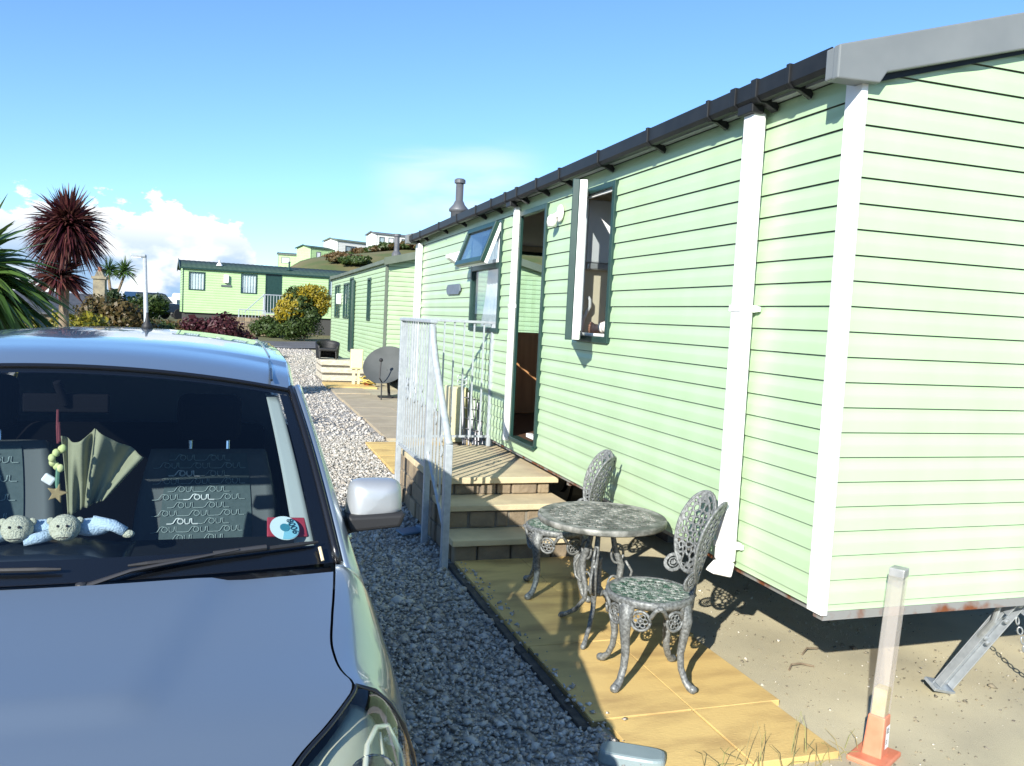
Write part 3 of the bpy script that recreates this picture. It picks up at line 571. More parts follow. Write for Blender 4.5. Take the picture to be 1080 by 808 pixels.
# ------------------------------------------------------------------ entrance steps with railings
def masonry(mb, x0, x1, z0, z1, yf, yb, rows, seed, axis='x'):
    rnd = random.Random(seed); z = z0
    for r in range(rows):
        h = (z1-z0)/rows; x = x0
        while x < x1-0.01:
            wdt = min(rnd.uniform(0.10, 0.26), x1-x)
            if x1-(x+wdt) < 0.07: wdt = x1-x
            d = rnd.uniform(-0.012, 0.012); g = 0.006
            if axis == 'x': mb.bb(x+g, x+wdt-g, yf+d, yb, z+g, z+h-g)
            else: mb.bb(yf+d, yb, x+g, x+wdt-g, z+g, z+h-g)
            x += wdt
        z += h
steps = thing('entrance_steps', 'buff stone steps and landing up to the open door, beside grey metal railing', 'steps', (-0.4, 3.4, 0))
def build_steps():
    X0, X1 = -0.87, 0.08
    core = MB(); core.bb(X0+.03, X1-.03, 2.80, 3.06, -0.03, 0.13); core.bb(X0+.03, X1-.03, 3.06, 3.40, -0.03, 0.31); core.bb(X0+.03, X1-.02, 3.40, 4.93, -0.03, 0.445)
    core.build('mortar_core', M_MORTAR, steps)
    for k, (yf, z0, z1, nr) in enumerate(((2.765, 0.03, 0.135, 1), (3.05, 0.185, 0.315, 1), (3.375, 0.36, 0.452, 1))):
        m = MB(); masonry(m, X0+.012, X1-.012, z0-(.05 if k == 0 else 0), z1, yf, yf+.10, nr, 11+k); m.build('stone_riser', M_STONE, steps, bevel=0.012)
    sd = MB(); masonry(sd, 3.48, 4.92, 0.0, 0.44, X0+.012, X0+.10, 3, 31, 'y'); masonry(sd, 2.87, 3.14, 0.0, 0.13, X0+.012, X0+.1, 1, 32, 'y'); masonry(sd, 3.15, 3.47, 0.0, 0.31, X0+.012, X0+.1, 2, 33, 'y'); sd.build('side_wall', M_STONE, steps, bevel=0.012)
    for (y0, y1, z0, z1, xa, xb) in ((2.725, 3.08, 0.138, 0.182, X0-.01, -0.27), (2.727, 3.08, 0.137, 0.180, -0.264, X1+.0), (3.015, 3.40, 0.318, 0.362, X0-.01, X1+.02)):
        m = MB(); m.bb(xa, xb, y0, y1, z0, z1); m.build('tread', M_TREAD, steps, bevel=0.006)
    m = MB(); m.bb(X0-.01, X1+.045, 3.335, 4.12, 0.455, 0.505); m.build('landing_slab', M_TREAD, steps, bevel=0.006)
    m = MB(); m.bb(X0-.01, X1+.035, 4.126, 4.95, 0.455, 0.503); m.build('landing_slab', M_TREAD, steps, bevel=0.006)
build_steps()
def rosette(mb, c, rad, u, v, r=0.005):
    c = Vector(c); u = Vector(u); v = Vector(v)
    for k in range(4):
        a = k*math.pi/2+math.pi/4; q = c+u*rad*0.5*math.cos(a)+v*rad*0.5*math.sin(a)
        mb.tube([q+u*rad*.42*math.cos(t)+v*rad*.42*math.sin(t) for t in np.linspace(0, 2*math.pi, 13)], r, 6)
def scrollS(mb, c, h, u, v, r=0.005):
    c = Vector(c); u = Vector(u); v = Vector(v)
    for sg in (1, -1):
        pts = []
        for t in np.linspace(0, 1, 22):
            a = t*2.2*math.pi; rr = h*0.26*(1-0.72*t); pts.append(c+v*sg*(h*0.25)+(u*math.sin(a)*sg+v*-math.cos(a)*sg)*rr)
        mb.tube(pts, r, 6)
def railing_left():
    t = thing('metal_railing', 'pale grey metal handrail with scrolls sloping down the left side of the steps', 'railing', (-0.94, 3.5, 0), 'railings round the entrance steps')
    X = -0.94
    posts = [(2.71, 0.0, 0.86, 0.05), (3.36, 0.0, 1.665, 0.045), (4.56, 0.0, 1.675, 0.045)]
    for (y, z0, z1, w) in posts:
        m = MB(); m.bb(X-w/2, X+w/2, y-w/2, y+w/2, z0-.02, z1); m.build('post', M_RAIL, t, bevel=0.004)
    m = MB(); m.bb(X-.028, X+.028, 3.32, 4.60, 1.676, 1.70); m.build('top_rail', M_RAIL, t, bevel=0.004)
    m = MB(); m.tube([(X, 2.69, 0.86), (X, 2.72, 0.88), (X, 3.22, 1.40), (X, 3.33, 1.56), (X, 3.36, 1.665)], 0.026, 10); m.build('handrail', M_RAIL, t, smooth=True)
    m = MB(); m.bb(X-.012, X+.012, 3.385, 4.535, 0.575, 0.60); m.tube([(X, 2.73, 0.26), (X, 3.34, 0.70)], 0.016, 4); m.build('bottom_rail', M_RAIL, t)
    n = 11
    for i in range(n):
        y = 3.36+(i+1)*(4.56-3.36)/(n+1); m = MB(); m.bb(X-.007, X+.007, y-.007, y+.007, 0.59, 1.68)
        if i in (2, 5, 8): scrollS(m, (X, y, 1.10), 0.20, (0, 1, 0), (0, 0, 1))
        m.build('bar', M_RAIL, t)
    n = 5
    for i in range(n):
        f = (i+1)/(n+1); y = 2.71+f*0.65; m = MB(); m.bb(X-.007, X+.007, y-.007, y+.007, 0.26+f*.45, 0.87+f*0.60+(0.1 if f > .8 else 0))
        if i in (1, 3): scrollS(m, (X, y, 0.62+f*.6), 0.18, (0, 1, 0), (0, 0, 1))
        m.build('bar', M_RAIL, t)
railing_left()
def railing_back():
    Y = 4.89
    t = thing('metal_railing', 'low white metal railing across the back of the landing, between handrail and door', 'railing', (-0.4, Y, 0.5), 'railings round the entrance steps')
    for (x, z0, z1) in ((-0.87, 0.5, 1.67), (-0.005, 0.505, 1.68)):
        m = MB(); m.bb(x-.022, x+.022, Y-.022, Y+.022, z0, z1); m.build('post', M_RAIL, t, bevel=0.004)
    m = MB(); m.bb(-0.89, 0.015, Y-.022, Y+.022, 1.681, 1.705); m.build('top_rail', M_RAIL, t, bevel=0.003)
    m = MB(); m.bb(-0.847, -0.028, Y-.012, Y+.012, 0.59, 0.61); m.build('bottom_rail', M_RAIL, t)
    for i in range(8):
        x = -0.87+(i+1)*0.865/9; m = MB(); m.bb(x-.007, x+.007, Y-.007, Y+.007, 0.60, 1.685)
        if i in (2, 5): rosette(m, (x, Y, 1.14), 0.06, (1, 0, 0), (0, 0, 1))
        m.build('bar', M_RAIL, t)
railing_back()

# things standing behind the landing against the wall
def behind_landing():
    t = thing('utility_cabinet', 'cream meter cabinet standing behind the landing railing', 'cabinet', (-0.17, 5.6, 0))
    m = MB(); m.bb(-0.26, -0.09, 5.48, 5.72, 0.45, 1.02); m.build('cabinet_box', mat('cream_plastic', (0.66, 0.60, 0.36), 0.45, col2=(0.6, 0.55, 0.34), scale=6), t, bevel=0.01)
    m = MB(); m.bb(-0.25, -0.10, 5.472, 5.479, 0.48, 1.0); m.build('cabinet_door', mat('cream_plastic_light', (0.70, 0.64, 0.38), 0.45, col2=(0.66, 0.6, 0.37), scale=5), t)
    m = MB(); m.bb(-0.24, -0.11, 5.52, 5.68, 0.0, 0.449); m.build('plinth', M_MORTAR, t)
    m = MB(); m.bb(-.075, -.03, 5.62, 5.66, .02, 1.0); tag(m.build('timber_board', mat('olive_board', (.30, .27, .13), .8, col2=(.24, .21, .10), scale=6), bevel=.004), 'narrow olive board standing against the wall right of the cream cabinet', 'board')
    t = thing('folded_airer', 'folded dark grey lattice airer leaning at the wall behind the landing', 'airer', (-0.1, 5.15, 0))
    m = MB()
    for i in range(7):
        x = -0.21+i*0.035; m.tube([(x, 5.05+.02*(i % 3), 0.35), (x+0.02*random.uniform(-1, 1), 5.22+.02*(i % 2), 1.05-0.03*i)], 0.009, 6)
    for z in (0.45, 0.55, 0.65, 0.75, 0.85, 0.95): m.tube([(-0.22, 5.06+(z-.35)*.22, z), (0.0, 5.07+(z-.35)*.22, z-.04)], 0.006, 6)
    m.build('frame', mat('grey_tube', (0.16, 0.16, 0.18), 0.4, 0.3, col2=(0.2, 0.2, 0.22), scale=9), t)
    m = MB(); m.bb(-0.22, 0.0, 5.17, 5.2, 0.05, 0.36); m.bb(-0.2, -0.17, 5.08, 5.2, 0.0, 0.38); m.bb(-0.05, -0.02, 5.08, 5.2, 0.0, 0.38); m.build('foot_frame', M_BLACKPL, t)
behind_landing()

# ------------------------------------------------------------------ cast aluminium garden set
def lace(points, keepfn, w, h, cell, thick, mapfn):
    """perforated casting: keep the grid cells of a u,v patch that carry metal, and give them thickness"""
    nu, nv = int(w/cell), int(h/cell)
    u = (np.arange(nu)+.5)*cell-w/2; v = (np.arange(nv)+.5)*cell-h/2
    U, V = np.meshgrid(u, v, indexing='ij')
    keep = keepfn(U, V)
    uc = np.arange(nu+1)*cell-w/2; vc = np.arange(nv+1)*cell-h/2
    UC, VC = np.meshgrid(uc, vc, indexing='ij')
    A = mapfn(UC, VC, +thick/2); B = mapfn(UC, VC, -thick/2)
    idx = -np.ones((2, nu+1, nv+1), int); ii, jj = np.nonzero(keep)
    used = np.zeros((nu+1, nv+1), bool)
    for a in (0, 1):
        for b in (0, 1): used[ii+a, jj+b] = True
    n = used.sum(); idx[0][used] = np.arange(n); idx[1][used] = np.arange(n)+n
    verts = np.concatenate([A[used], B[used]])
    F = [np.stack([idx[0, ii, jj], idx[0, ii+1, jj], idx[0, ii+1, jj+1], idx[0, ii, jj+1]], 1), np.stack([idx[1, ii, jj], idx[1, ii, jj+1], idx[1, ii+1, jj+1], idx[1, ii+1, jj]], 1)]
    K = np.pad(keep, 1)
    for (di, dj, e0, e1) in ((1, 0, (1, 0), (1, 1)), (-1, 0, (0, 1), (0, 0)), (0, 1, (1, 1), (0, 1)), (0, -1, (0, 0), (1, 0))):
        bi, bj = np.nonzero(keep & ~K[1+di:1+di+nu, 1+dj:1+dj+nv])
        F.append(np.stack([idx[0, bi+e0[0], bj+e0[1]], idx[1, bi+e0[0], bj+e0[1]], idx[1, bi+e1[0], bj+e1[1]], idx[0, bi+e1[0], bj+e1[1]]], 1))
    return verts, np.concatenate(F)
def vor(U, V, seeds):
    d = np.full((2,)+U.shape, 9.0)
    for (a, b) in seeds:
        q = np.hypot(U-a, V-b); m = q < d[0]; d[1] = np.where(m, d[0], np.minimum(d[1], q)); d[0] = np.where(m, q, d[0])
    return d[1]-d[0], d[0]
def polar_seeds(rings, sym=None):
    out = []
    for (r, n, ph) in rings:
        out += [(r*math.cos(2*math.pi*(k+ph)/n), r*math.sin(2*math.pi*(k+ph)/n)) for k in range(n)]
    return out
def round_keep(Rad, seeds, web, rims):
    def k(U, V):
        r = np.hypot(U, V); e, d0 = vor(U, V, seeds); m = (e < web) | (d0 < 0.004)
        for (a, b) in rims: m |= (r > a) & (r < b)
        return m & (r < Rad)
    return k
def cab_leg(mb, az, r0, zt, prof):
    ca, sa = math.cos(az), math.sin(az)
    mb.tube([(ca*(r0+dr), sa*(r0+dr), z) for (dr, z, w) in prof], [w for (_, _, w) in prof], 10, flat=0.8)
def build_chair():
    t = thing('garden_chair', 'weathered cast chair with green-tinged seat, in front of the table, nearest the concrete', 'chair', (0, 0, 0), 'cast aluminium garden chairs', world=False)
    SR = 0.205; ZS = 0.425
    v, f = lace(None, round_keep(SR-.002, polar_seeds([(0.0, 1, 0), (0.036, 8, 0), (0.075, 14, .5), (0.112, 20, 0), (0.148, 26, .5)]), 0.011, [(0.0, 0.014), (0.165, 0.21), (0.085, 0.092)]), 0.42, 0.42, 0.003, 0.008,
                lambda U, V, o: np.stack([U, V, ZS+o-0.006*np.cos(np.clip(np.hypot(U, V)/0.2, 0, 1)*1.57)], -1))
    npmesh('seat', v, f, M_SEATGREEN, t)
    m = MB(); m.lathe([(SR-.012, ZS-.03), (SR-.004, ZS-.034), (SR+.006, ZS-.02), (SR+.008, ZS), (SR, ZS+.008), (SR-.012, ZS+.006), (SR-.016, ZS-.01), (SR-.012, ZS-.03)], n=40); rim = m.build('seat_rim', M_ALU, t, smooth=True)
    legprof = [(-.014, 0.418, .034), (.012, 0.385, .037), (.024, 0.33, .033), (.016, 0.26, .0255), (.002, 0.17, .021), (.010, 0.10, .0185), (.036, 0.045, .018), (.062, 0.024, .022), (.082, 0.014, .022), (.092, 0.008, .013)]
    for az in (math.pi/4, 3*math.pi/4, -3*math.pi/4, -math.pi/4):
        m = MB(); cab_leg(m, az, 0.183, ZS, legprof)
        ca, sa = math.cos(az), math.sin(az)
        m.ball((ca*0.255, sa*0.255, 0.02), 0.022, 10, 7, (1.3, 1, .85), Matrix.Rotation(az, 3, 'Z'))
        lg = m.build('leg', M_ALU, t, smooth=True)
        # pierced medallion on either side of the knee
        md = MB()
        for sg in (1, -1):
            a2 = az+sg*0.36; c = Vector((math.cos(a2)*0.196, math.sin(a2)*0.196, 0.338)); u = Vector((-math.sin(a2), math.cos(a2), 0)); w = Vector((0, 0, 1))
            md.tube([c+u*.045*math.cos(q)+w*.045*math.sin(q) for q in np.linspace(0, 2*math.pi, 21)], 0.0075, 7)
            for k in range(6):
                q = c+u*.023*math.cos(k*math.pi/3)+w*.023*math.sin(k*math.pi/3); md.tube([q+u*.011*math.cos(p)+w*.011*math.sin(p) for p in np.linspace(0, 2*math.pi, 11)], 0.0038, 5)
            md.ball(c, 0.010, 8, 6)
            md.tube([c+u*(-sg*.045)+w*.01, c+u*(-sg*.04)+w*.06, c+u*(-sg*.02)+w*.08], 0.012, 7)
            md.tube([c+u*(sg*.045)+w*.02, c+u*(sg*.07)+w*.06, c+u*(sg*.10)+w*.075], 0.011, 7)
        md.build('medallion', M_ALU, lg, smooth=True)
    # two-lobed back: u runs round the seat, v is height above the seat
    rs = np.random.default_rng(5); seeds = []
    while len(seeds) < 150:
        p = (abs(rs.uniform(0, 0.23)), rs.uniform(-0.26, 0.26))
        if all(math.hypot(p[0]-q[0], p[1]-q[1]) > 0.019 for q in seeds): seeds.append(p)
    def lobe(U, V, grow=0.0):
        a = np.abs(U); # tilted oval
        cu, cv, th = 0.112, 0.035, R(10); x = (a-cu)*math.cos(th)-(V-cv)*math.sin(th); y = (a-cu)*math.sin(th)+(V-cv)*math.cos(th)
        return np.sqrt((x/(0.105+grow))**2+(y/(0.205+grow))**2)
    def keep(U, V):
        e, d0 = vor(np.abs(U), V, seeds); q = lobe(U, V); q2 = lobe(U, V, -0.018); q3 = lobe(U, V, -0.047); q4 = lobe(U, V, -0.057)
        m = (q < 1) & ((e < 0.0072) | (q2 > 1) | ((q3 > 1) & (q4 > 1) & (q3 < 1.12)))
        m |= (np.abs(U) < 0.016) & (V > -0.25) & (V < 0.10+0.0*U)
        sc = np.hypot(np.abs(U)-0.172, V+0.135); m |= ((sc < 0.047) & (sc > 0.031)) | (sc < 0.012) | ((sc < 0.024) & (sc > 0.018))
        m |= (np.abs(U) < 0.05-(V+0.25)*0.25) & (V > -0.25) & (V < -0.10)
        hole = (np.abs(np.abs(U)-0.118) < 0.014) & (np.abs(V+0.105) < 0.02); return m & ~hole
    def mp(U, V, o):
        Rb = 0.205; ph = U/Rb; z = V+0.66; lean = 0.10*np.clip((z-0.42)/0.45, 0, 1.2)+0.035*np.clip((z-0.42)/0.45, 0, 1.2)**2
        rr = Rb+o
        # seat faces +X, so the back stands at -X
        x = -(rr*np.cos(ph))-lean+0.012*np.abs(ph); y = rr*np.sin(ph)*1.03
        return np.stack([x, y, z], -1)
    v, f = lace(None, keep, 0.48, 0.52, 0.003, 0.009, mp); bk = npmesh('backrest', v, f, M_ALU, t)
    # rolled rim of each lobe
    for sg in (1, -1):
        m = MB(); pts = []
        for a in np.linspace(0, 2*math.pi, 49):
            x, y = 0.100*math.cos(a), 0.200*math.sin(a); th = R(-10); uu = 0.112+x*math.cos(th)-y*math.sin(th); vv = 0.035+x*math.sin(th)+y*math.cos(th)
            pts.append(Vector(mp(np.array(sg*uu), np.array(vv), 0.0)))
        m.tube(pts, 0.0075, 7, cap=False); m.build('back_rim', M_ALU, bk, smooth=True)
    m = MB(); m.tube([Vector(mp(np.array(0.0), np.array(z), 0.0)) for z in (-0.245, -0.2, -0.12, 0.0, 0.10, 0.15)], [.022, .016, .011, .009, .008, .006], 8); m.build('spine', M_ALU, bk, smooth=True)
    return t
chair = build_chair()
face1 = math.atan2(0.24, -0.97)
chair.location = (-0.405, 0.735, 0.031); chair.rotation_euler = (0, 0, face1)
dup(chair, (-0.375, 2.02, 0.031), math.atan2(0.30, -0.95), 'weathered cast chair half hidden behind the round table, near the steps')
def build_table():
    ZT = 0.655; c = (-0.405, 1.33, 0.03); RT = 0.345
    t = thing('garden_table', 'round weathered cast aluminium table between the two garden chairs', 'table', c, world=False)
    rings = [(0.0, 1, 0), (0.05, 8, 0), (0.095, 14, .5), (0.14, 20, 0), (0.185, 26, .5), (0.23, 32, 0), (0.272, 38, .5)]
    v, f = lace(None, round_keep(RT-.003, polar_seeds(rings), 0.019, [(0.012, 0.03), (0.29, 0.35), (0.112, 0.122), (0.205, 0.216)]), 0.70, 0.70, 0.0035, 0.007,
                lambda U, V, o: np.stack([U, V, U*0+(ZT-.006+o)], -1))
    npmesh('tabletop', v, f, M_ALUTOP, t)
    m = MB(); m.lathe([(RT-.006, ZT-.03), (RT, ZT-.034), (RT+.006, ZT-.028), (RT+.008, ZT-.01), (RT+.004, ZT), (RT-.008, ZT), (RT-.012, ZT-.008), (RT-.006, ZT-.03)], n=64); m.build('table_rim', M_ALUTOP, t, smooth=True)
    prof = [(-.07, 0.635, .017), (-.075, 0.56, .016), (-.055, 0.47, .020), (-.015, 0.38, .024), (-.02, 0.30, .022), (-.05, 0.22, .018), (-.045, 0.16, .016), (.02, 0.08, .014), (.10, 0.03, .014), (.135, 0.014, .018), (.15, 0.006, .010)]
    for az in (R(233), R(113), R(-7)):
        m = MB(); cab_leg(m, az, 0.14, ZT, prof); lg = m.build('leg', M_ALU, t, smooth=True)
        o = MB(); ca, sa = math.cos(az), math.sin(az)
        for (r_, z_, q_) in ((0.10, 0.44, 0.035), (0.085, 0.27, 0.03)): o.tube([(ca*(r_+q_*math.cos(a)), sa*(r_+q_*math.cos(a)), z_+q_*math.sin(a)*1.5) for a in np.linspace(0, 2*math.pi, 17)], 0.007, 6)
        o.tube([(ca*0.15, sa*0.15, 0.40), (ca*0.19, sa*0.19, 0.34), (ca*0.175, sa*0.175, 0.27), (ca*0.13, sa*0.13, 0.25)], 0.008, 6)
        o.build('leg_scroll', M_ALU, lg, smooth=True)
    m = MB(); m.lathe([(0.001, 0.205), (0.035, 0.21), (0.04, 0.225), (0.03, 0.245), (0.018, 0.26), (0.014, 0.40), (0.02, 0.42), (0.001, 0.43)], n=20)
    for k in range(3): a = R(233-120*k); m.tube([(0, 0, 0.225), (math.cos(a)*.095, math.sin(a)*.095, 0.215)], 0.010, 8)
    m.build('centre_stretcher', M_ALU, t, smooth=True)
    m = MB()
    for k in range(3): a = R(233-120*k); m.tube([(0, 0, ZT-.022), (math.cos(a)*.30, math.sin(a)*.30, ZT-.022)], 0.010, 6)
    m.build('top_brace', M_ALU, t)
build_table()

# ------------------------------------------------------------------ the car
M_PAINT = mat('silver_car_paint', (0.345, 0.42, 0.48), 0.30, 0.76, coat=1.0)
M_CARBLK = mat('black_car_trim', (0.008, 0.008, 0.009), 0.25, coat=0.3)
M_CARMATT = mat('black_grained_plastic', (0.014, 0.014, 0.015), 0.6, bump=0.05, bscale=300)
M_CABIN = mat('dark_cabin_plastic', (0.010, 0.012, 0.014), 0.65, spec=0.25)
M_CARPET = mat('dark_carpet', (0.007, 0.007, 0.008), 0.95, spec=0.05)
M_SEATF = mat('dark_seat_fabric', (0.055, 0.085, 0.085), 0.85, col2=(0.068, 0.10, 0.10), scale=60)
M_SEATL = mat('grey_seat_side', (0.085, 0.10, 0.098), 0.7)
M_LETTER = mat('seat_lettering', (0.60, 0.66, 0.64), 0.8)
M_LETTER2 = mat('seat_lettering_dim', (0.30, 0.38, 0.365), 0.8)
M_SCREEN = glass('windscreen_glass', (0.74, 0.80, 0.84), 0.05)
M_TINT = glass('tinted_side_glass', (0.30, 0.34, 0.34), 0.07)
M_SIDE = glass('side_glass', (0.5, 0.54, 0.54), 0.07)
M_TYRE = mat('tyre_rubber', (0.014, 0.014, 0.014), 0.85)
M_ALLOY = mat('alloy_wheel', (0.5, 0.5, 0.51), 0.3, 0.9)
M_CHROME = mat('chrome_reflector', (0.75, 0.76, 0.76), 0.12, 1.0)
M_LENS = glass('headlight_lens', (0.93, 0.95, 0.93), 0.07)
M_TRIMGREY = mat('pale_pillar_trim', (0.30, 0.335, 0.31), 0.8)
CXO, CYO = -2.80, -1.72
car = thing('parked_car', 'silver hatchback car with dark windscreen and large door mirror, parked on the gravel', 'car', (CXO, CYO, 0))
def CW(x, y, z): return (x+CXO, y+CYO, z)
HOODX = ([.10, .18, .26, .36, .42, .48, .54, .585, .61, .64, .72, .85, .94, 1.06, 1.13], [.40, .455, .500, .568, .606, .655, .695, .719, .721, .706, .692, .702, .714, .728, .735])
HOODZ = ([.10, .16, .25, .45, .75, .98, 1.10], [.715, .800, .866, .950, 1.018, 1.066, 1.090])
def hx(y): return curve(y, *HOODX)
def hz(x, y):
    zc = curve(y, *HOODZ); a = abs(x)
    # raised middle with a soft shoulder, falling to the wings
    xc = .33+.27*max(0, y-.58); sh = 0.014*(1-sstep((a-xc+.03)/0.07))*sstep((y-.50)/0.09); return zc-0.014+float(sh)-0.022*(a/0.74)**2.2
WID_Y = ([0.22, .4, .62, .85, 1.2, 3.3, 3.8, 4.06], [.90, .955, .985, 1.0, 1.0, 1.0, .975, .90])
def side_x(y, z):
    base = float(np.interp(z, [.20, .30, .45, .62, .76, .86, .93, .985, 1.05], [.80, .845, .872, .886, .878, .858, .832, .800, .790]))
    fl = 0.02*max(0, 1-abs(z-.62)/.25)*(max(0, 1-abs(y-.86)/.45)+max(0, 1-abs(y-3.41)/.45))
    return base*curve(y, *WID_Y)+fl
def belt(y): return interp(y, [1.05, 1.6, 2.6, 4.06], [.995, .99, 1.02, 1.07])
def arch_z(y):
    z = 0.22
    for yc in (.86, 3.41):
        d = abs(y-yc)
        if d < .355: z = max(z, .32+math.sqrt(.355**2-d*d))
    return z
Q0 = .44
def flank(y, q):
    """the wing and flank: q 0 at the bonnet edge, Q0 at the waist of the wing, 1 at the sill"""
    zb = arch_z(y)
    if y < 1.13:
        p0 = (hx(y)+.006, hz(hx(y), y)-.002); zw = interp(y, [.2, .4, .66, 1.13], [.60, .66, .72, .76]); p2 = (side_x(y, zw), zw); zw2 = max(zb, .1)
        p1 = (p0[0]*.25+p2[0]*.75, p0[1]-.012)
        if q <= Q0:
            t = q/Q0; x = (1-t)**2*p0[0]+2*t*(1-t)*p1[0]+t*t*p2[0]; z = (1-t)**2*p0[1]+2*t*(1-t)*p1[1]+t*t*p2[1]
            return x, max(z, min(zb, z))
        t = (q-Q0)/(1-Q0); z = zw+(min(zb, zw-.01)-zw)*t; return side_x(y, z), z
    z = belt(y)+(zb-belt(y))*q; return side_x(y, z), z
def side_patch(sg, y0, y1, n, qa=0.0):
    mb = MB(); qs = np.concatenate([np.linspace(qa, max(Q0, qa), 12 if qa < Q0 else 1), np.linspace(Q0, 1, 12)[1:]])
    def fn(y, q):
        x, z = flank(y, q); return CW(sg*x, y, z)
    mb.grid(fn, np.linspace(y0, y1, n), qs); return mb
def GLx(t): return .738-.10*t        # half width of the windscreen
def scr(u, t, off=0.0):
    """point on the windscreen: u -1..1 across, t 0 base .. 1 top"""
    x = u*(.742-.105*t); yb = 1.02+.135*u*u; zb = 1.066-.016*u*u; yt = 1.575+.06*u*u; zt = 1.532-.062*u*u
    y = yb+(yt-yb)*t; z = zb+(zt-zb)*t; b = 0.028*math.sin(math.pi*t)+off
    return CW(x, y-b*.66, z+b*.75)
def roof_z(x, y):
    zc = curve(y, [1.575, 1.68, 1.85, 2.3, 3.0, 3.6, 4.0], [1.532, 1.563, 1.585, 1.603, 1.604, 1.590, 1.555])
    return zc-.062*(abs(x)/.637)**2.2*(1 if y < 1.9 else .85)
def roof_hw(y): return interp(y, [1.575, 2.0, 3.4, 4.0], [.637, .640, .625, .575])
CW0 = CW
def build_car():
    CW = CW0
    us = np.linspace(-1, 1, 41)
    # bonnet
    h = MB(); 
    def bf(v, u):
        yr = 0.985+.085*u*u            # curved rear edge
        y = .12+(yr-.12)*v; x = u*hx(y); return CW(x, y, hz(x, y))
    h.grid(bf, np.linspace(0, 1, 60), us); h.build('bonnet', M_PAINT, car, smooth=True)
    # body: flanks, sills, bumpers, tail
    for sg in (-1, 1):
        m_ = side_patch(sg, .602, 1.127, 34, 0.0); m2 = side_patch(sg, .20, .602, 24, Q0); m_.add(m2.v, m2.f); m_.build('front_wing', M_PAINT, car, smooth=True, weld=0.0005)
        side_patch(sg, 3.165, 4.06, 30, 0.0).build('rear_wing', M_PAINT, car, smooth=True)
    b = MB()
    def nose(u, z):
        hw = side_x(.20, min(max(z, .25), .60)); return CW(u*hw, .20*abs(u)**3.2, z)
    b.grid(nose, np.linspace(-1, 1, 40), np.linspace(.22, .60, 8))
    b.grid(lambda u, v: CW(u*(side_x(.20, .60)*(1-v)+hx(.12)*v), (.20*abs(u)**3.2)*(1-v)+.12*v, .60+(hz(u*hx(.12), .12)-.006-.60)*math.sin(v*math.pi/2)), np.linspace(-1, 1, 40), np.linspace(0, 1, 8))
    b.build('front_bumper', M_PAINT, car, smooth=True, weld=0.0005); b = MB()
    def tail(u, z):
        hw = side_x(4.06, min(z, 1.0)) if z < 1.05 else .72-.30*(z-1.05)
        return CW(u*hw, 4.10-.04*abs(u)**4-(0 if z < 1.0 else .16*(z-1.0)), z)
    b.grid(tail, np.linspace(-1, 1, 24), np.linspace(.25, 1.54, 16))
    # black inner pan to close the body
    b.build('tailgate', M_PAINT, car, smooth=True)
    pan = MB(); pan.bb(CXO-.74, CXO+.74, CYO+.25, CYO+3.95, .20, .26); pan.bb(CXO-.60, CXO+.60, CYO+.22, CYO+1.0, .27, .66)
    pan.bb(CXO-.70, CXO+.70, CYO+1.0, CYO+1.06, .27, .93); pan.build('underbody', M_CARMATT, car)
    gr = MB(); gr.bb(CXO-.42, CXO+.42, CYO-.012, CYO-.002, .36, .50); gr.bb(CXO-.30, CXO+.30, CYO-.010, CYO-.001, .60, .66); gr.build('grille', M_CARBLK, car, bevel=0.01)
    # doors with windows
    for sg in (-1, 1):
        for (y0, y1, wy0, wy1) in ((1.133, 2.205, 1.36, 2.17), (2.215, 3.157, 2.26, 3.06)):
            d = side_patch(sg, y0, y1, 24).build('door', M_PAINT, car, smooth=True)
            hd = MB(); yy = y1-.16; xx = side_x(yy, .90); hd.tube([CW(sg*(xx+q), yy+w_, .90) for (q, w_) in ((.0, -.10), (.032, -.085), (.034, .07), (.0, .085))], .013, 8); hd.build('door_handle', M_PAINT, d, smooth=True)
            g = MB()
            def gf(y, t):
                zb = belt(y)+.004; zt = roof_z(roof_hw(y), max(y, 1.6))-.035; zt = min(zt, zb+max(0.02, (y-1.16)*1.05)); z = zb+(zt-zb)*t
                x = side_x(y, .985)-.008+(roof_hw(max(y, 1.6))+.012-side_x(y, .985))*min(1, (z-zb)/(1.46-zb)); return CW(sg*x, y, z)
            g.grid(gf, np.linspace(wy0 if y0 > 2 else 1.20, wy1, 14), np.linspace(0, 1, 8)); g.build('door_window', (M_SCREEN if sg < 0 else M_SIDE) if y0 < 2 else M_TINT, d, smooth=True)
            fr = MB()
            for yy in ((wy0-.045, wy1) if y0 > 2 else (wy1,)): 
                fr.grid(lambda y, t: gf(y, t), np.linspace(yy, yy+.045, 3), np.linspace(0, 1, 6))
            fr.build('window_frame', M_CARBLK, d, smooth=True, solid=0.006)
        q = MB(); q.grid(lambda y, t: CW(sg*(side_x(3.2, .985)-.008+(roof_hw(y)+.012-side_x(3.2, .985))*t), y, belt(y)+.002+(roof_z(roof_hw(y), y)-.03-belt(y))*t), np.linspace(3.11, 4.04, 10), np.linspace(0, 1, 6)); q.build('rear_quarter', M_PAINT, car, smooth=True, solid=0.01)
        # A-pillar
        p = MB()
        def pf(t, s):
            A = Vector(scr(sg*1.0, t)); y2 = 1.20+.46*t; zb = belt(1.2)+.004
            B = Vector(CW(sg*(.800-.142*t), 1.225+.49*t, zb+(1.455-zb)*t)); q_ = A.lerp(B, s); q_.z += .008*math.sin(s*math.pi); q_.x += sg*.010*math.sin(s*math.pi); return q_
        p.grid(pf, np.linspace(-.10, 1, 15), np.linspace(.16, 1, 7)); p.build('pillar', M_PAINT, car, smooth=True, solid=0.02, soff=-1)
        sl_ = MB(); sl_.tube([Vector(pf(t, .10))+Vector((0, -.003, .004)) for t in np.linspace(-.01, 1, 14)], .011, 8); sl_.build('screen_seal', M_CARBLK, car, smooth=True)
